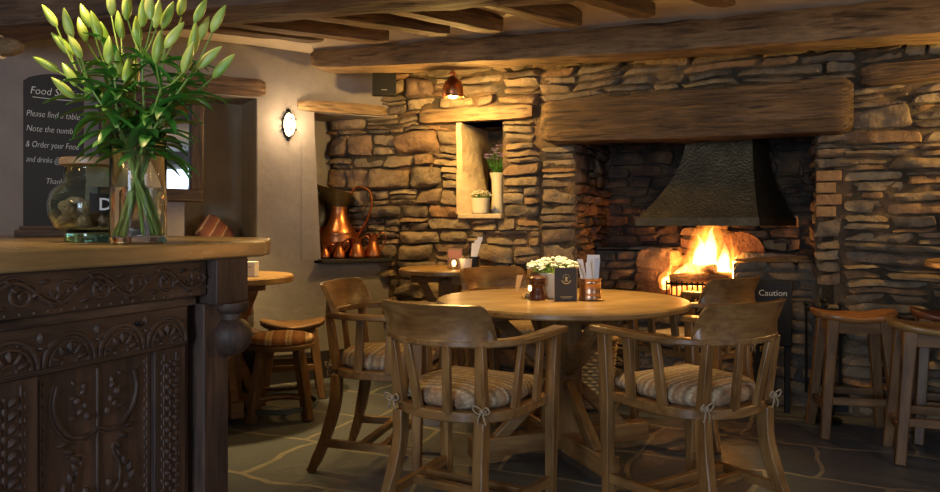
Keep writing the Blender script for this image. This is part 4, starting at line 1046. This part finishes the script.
for k in range(3):
    o = sheet('folded white napkin in the dark mug on the far table, ' + ('tallest, leaning right', 'middle one', 'shortest at the back')[k], (0, .008 * k - .01), .05 - .02 * k, .2 - .02 * k, .035, R(10 * k), 'napkins in the dark mug', PAPER, 'napkin', (W(473, 0, 4.9).x, 4.9, CZ + .01))
t = thing('menu_box', 'small white menu block on the brightly lit table beyond the bar', 'menu', (W(245, 0, 4.2).x, 4.2, CZ), R(-8))
m = MB(); m.box(-.07, .07, -.03, .03, 0, .085); m.build('card', PAPER, t, bevel=.002)
m = MB(); m.box(-.05, .05, -.031, -.03, .052, .058); m.box(-.05, .02, -.031, -.03, .04, .044); m.build('printed_line', mat('grey_print', (.4, .4, .42), .7), t)

# ------------------------------------------------------------- fireplace
A, Bp = V((1.135, 5.05, 0)), V((1.84, 4.72, 0)); Cb, Db = V((2.24, 5.10, 0)), V((1.42, 5.55, 0))
a_, b_, c_, d_ = V((1.47, 5.02, 0)), V((1.85, 4.85, 0)), V((2.02, 5.05, 0)), V((1.6, 5.35, 0))
t = thing('smoke_hood', 'large hammered iron smoke hood flaring out above the fire', 'fire hood', (0, 0, 0))
m = MB(); rings = []
def hoodring(f, z, o=0):
    e = (1 - f) ** 2.1
    pts = []
    cor = [a_ * (1 - e) + A * e, b_ * (1 - e) + Bp * e, c_ * (1 - e) + Cb * e, d_ * (1 - e) + Db * e]
    for i in range(4):
        for k in range(8): q_ = cor[i].lerp(cor[(i + 1) % 4], k / 8); pts.append((q_.x, q_.y, z))
    return pts
for k in range(15): f = k / 14; rings.append(hoodring(f, 1.165 + .6 * f))
m.loft(rings, caps=False); m.build('flared_canopy', HOOD, t, smooth=30)
m = MB(); r0 = hoodring(0, 1.115); r1 = hoodring(0, 1.168); cen = (A + Bp + Cb + Db) / 4
gr = lambda r, s: [(cen.x + (p_[0] - cen.x) * s, cen.y + (p_[1] - cen.y) * s, p_[2]) for p_ in r]
m.loft([gr(r0, 1.0), gr(r0, 1.015), gr(r1, 1.015), gr(r1, .99)], caps=False); m.build('rim_band', HOOD, t, smooth=20)
F0 = onwall(2.27, .36, .605)
t = thing('fire_grate', 'black iron fire basket glowing with embers under the hood', 'grate', F0, math.atan2(WU.y, WU.x)); t.scale = (.84, 1, 1)
m = MB()
for y in (-.16, .16):
    for z in (.03, .12): m.tube([(-.24, y, z), (.24, y, z)], .009, 6)
for i in range(13):
    x = -.24 + i * .04; m.tube([(x, -.16, .0), (x, -.165, .14)], .007, 6); m.tube([(x, -.16, .03), (x, .16, .03)], .007, 6); m.tube([(x, .16, .0), (x, .16, .14)], .007, 6)
m.build('basket', IRON, t, smooth=60)
m = MB(); rg = random.Random(2)
for i in range(60): m.ball((rg.uniform(-.22, .22), rg.uniform(-.13, .13), rg.uniform(.05, .1)), rg.uniform(.014, .026), 6)
o = m.build('embers', EMBER, t); o['kind'] = 'stuff'
for (x0, y0, z0, x1, y1, z1, r_) in ((-.2, -.06, .13, .2, .02, .16, .045), (-.1, .08, .13, .22, .1, .2, .05), (-.18, .05, .18, .1, -.04, .22, .035)):
    m = MB(); m.tube([(x0, y0, z0), ((x0 + x1) / 2, (y0 + y1) / 2 + .01, (z0 + z1) / 2 + .01), (x1, y1, z1)], [r_, r_ * 1.05, r_ * .9], 12)
    lo_ = m.build('log', LINT['x'], None, loc=F0, rot=(0, 0, math.atan2(WU.y, WU.x))); tag(lo_, 'charred log burning in the fire basket, ' + {-.2: 'thickest one at the front', -.1: 'at the back', -.18: 'lying across on top'}[x0], 'log', 'burning logs')
def fire_mat(name, col, st, dens=0):
    m = bpy.data.materials.new(name); m.use_nodes = True; nt = m.node_tree; nt.nodes.clear()
    o = nt.nodes.new('ShaderNodeOutputMaterial'); e = nt.nodes.new('ShaderNodeEmission'); e.inputs[0].default_value = (*col, 1)
    tc = nt.nodes.new('ShaderNodeTexCoord'); nz = nt.nodes.new('ShaderNodeTexNoise'); nz.inputs['Scale'].default_value = 9; nz.inputs['Detail'].default_value = 3; nz.inputs['Distortion'].default_value = .6
    mp = nt.nodes.new('ShaderNodeMapping'); mp.inputs['Scale'].default_value = (1, 1, .35); nt.links.new(tc.outputs['Object'], mp.inputs[0]); nt.links.new(mp.outputs[0], nz.inputs[0])
    rp = nt.nodes.new('ShaderNodeMapRange'); rp.inputs[1].default_value = .38; rp.inputs[2].default_value = .62; rp.inputs[3].default_value = st * .1; rp.inputs[4].default_value = st
    nt.links.new(nz.outputs[0], rp.inputs[0]); nt.links.new(rp.outputs[0], e.inputs[1]); nt.links.new(e.outputs[0], o.inputs['Volume']); return m
FLO = fire_mat('flame_outer', (1, .27, .03), 34); FLI = fire_mat('flame_core', (1, .5, .12), 420)
ft = thing('fire', 'bright yellow flames rising from the grate under the hood', 'fire', F0, math.atan2(WU.y, WU.x)); ft.scale = (1.14, .9, 1.12)
def tongue(name, x, y, z, r, h_, lean, m_, seed):
    mb = MB(); rings = []; n = 22
    for i in range(n + 1):
        f = i / n; rr = r * (sin(pi * min(1, f * .9 + .1)) ** .8) * (1 - f) ** .35 + .001
        ox = lean * f ** 1.3 + .05 * noise.noise(V((f * 3.1, seed, 0))) * f; oy = .03 * noise.noise(V((f * 3, seed, 9)))
        rings.append([(x + ox + rr * cos(2 * pi * k / 14) * (1 + .3 * noise.noise(V((cos(2 * pi * k / 14) * 2, f * 5, seed)))), y + oy + rr * .7 * sin(2 * pi * k / 14), z + h_ * f) for k in range(14)])
    mb.loft(rings); return mb.build(name, m_, ft, smooth=70)
for i, (x, y, r, h_, lean) in enumerate(((-.2, -.06, .05, .14, .04), (-.13, -.04, .075, .24, .08), (-.04, -.02, .09, .36, .08), (.04, .0, .09, .46, .03), (.13, .02, .075, .36, .0), (.19, .0, .05, .26, .02), (.0, .06, .08, .40, -.03))):
    tongue('outer_flame', x, y, .06, r * 1.25, h_ * 1.18, lean, FLO, i); tongue('inner_flame', x, y, .06, r * .72, h_ * .86, lean * .9, FLI, i)
light('fire_light', 'POINT', onwall(2.24, .36, .84), 22, (1, .36, .08), .1)

# back plate behind the fire (arched cast iron in one even orange brown)
m = MB(); pts = arc(0, .3, .17, 0, pi, 16); poly = [(.17, 0)] + pts + [(-.17, 0)]
m.loft([[(x, 0, z) for x, z in poly], [(x, .03, z) for x, z in poly]])
o = m.build('fireback', stone('rusted_iron', [(.16, .07, .035), (.16, .07, .035)]), None, loc=onwall(2.5, .62, .6), rot=(R(0), 0, math.atan2(WU.y, WU.x))); tag(o, 'round-topped rusty fireback leaning behind the right of the flames', 'fireback')

# fire tools and caution board at the right jamb
p = onwall(3.02, -.2, 0)
t = thing('fire_tool_stand', 'black iron companion stand with hanging fire tools by the right jamb', 'fire tools', p, R(-15))
m = MB(); m.lathe([(.1, 0), (.1, .012), (.02, .03)], 24); m.build('base', IRON, t)
m = MB(); m.tube([(0, 0, .02), (0, 0, .68)], .012, 8); m.build('pole', IRON, t)
m = MB(); m.tube([(-.1, 0, .64), (.1, 0, .64)], .008, 6); m.tube([(0, -.08, .64), (0, .08, .64)], .008, 6); m.ball((0, 0, .69), .02, 8); m.build('hook_bar', IRON, t)
for nm, x, y in (('poker', -.09, 0), ('shovel', .09, 0), ('brush', 0, -.075)):
    m = MB(); m.tube([(x, y, .66), (x, y, .16)], .008, 6); m.ball((x, y, .67), .016, 8)
    if nm == 'shovel': m.box(x - .04, x + .04, y - .012, y + .004, .06, .18)
    if nm == 'brush': m.lathe([(.015, .18), (.035, .14), (.045, .06), (.03, .05)][::-1], 14, (x, y, 0))
    m.build(nm, IRON, t)
p = onwall(2.75, -.14, 0)
t = thing('caution_board', 'black board lettered Caution standing before the hearth behind the chairs', 'sign', p, R(-14))
m = MB(); m.box(-.11, .11, 0, .02, .4, .79); bd = m.build('board', BLACKW, t, bevel=.01, seg=3)
for x in (-.1, .07):
    m = MB(); m.box(x, x + .03, .02, .05, 0, .7); m.build('leg', BLACKW, t, bevel=.003)
me = text_mesh('Caution', .05, .0005, 'CENTER'); me.materials.append(CHALK)
o = bpy.data.objects.new('lettering', me); COL.objects.link(o); o.parent = bd; o.location = (0, -.001, .70); o.rotation_euler = (R(90), 0, 0)

# daylight window and picture behind the camera, which the mirror shows
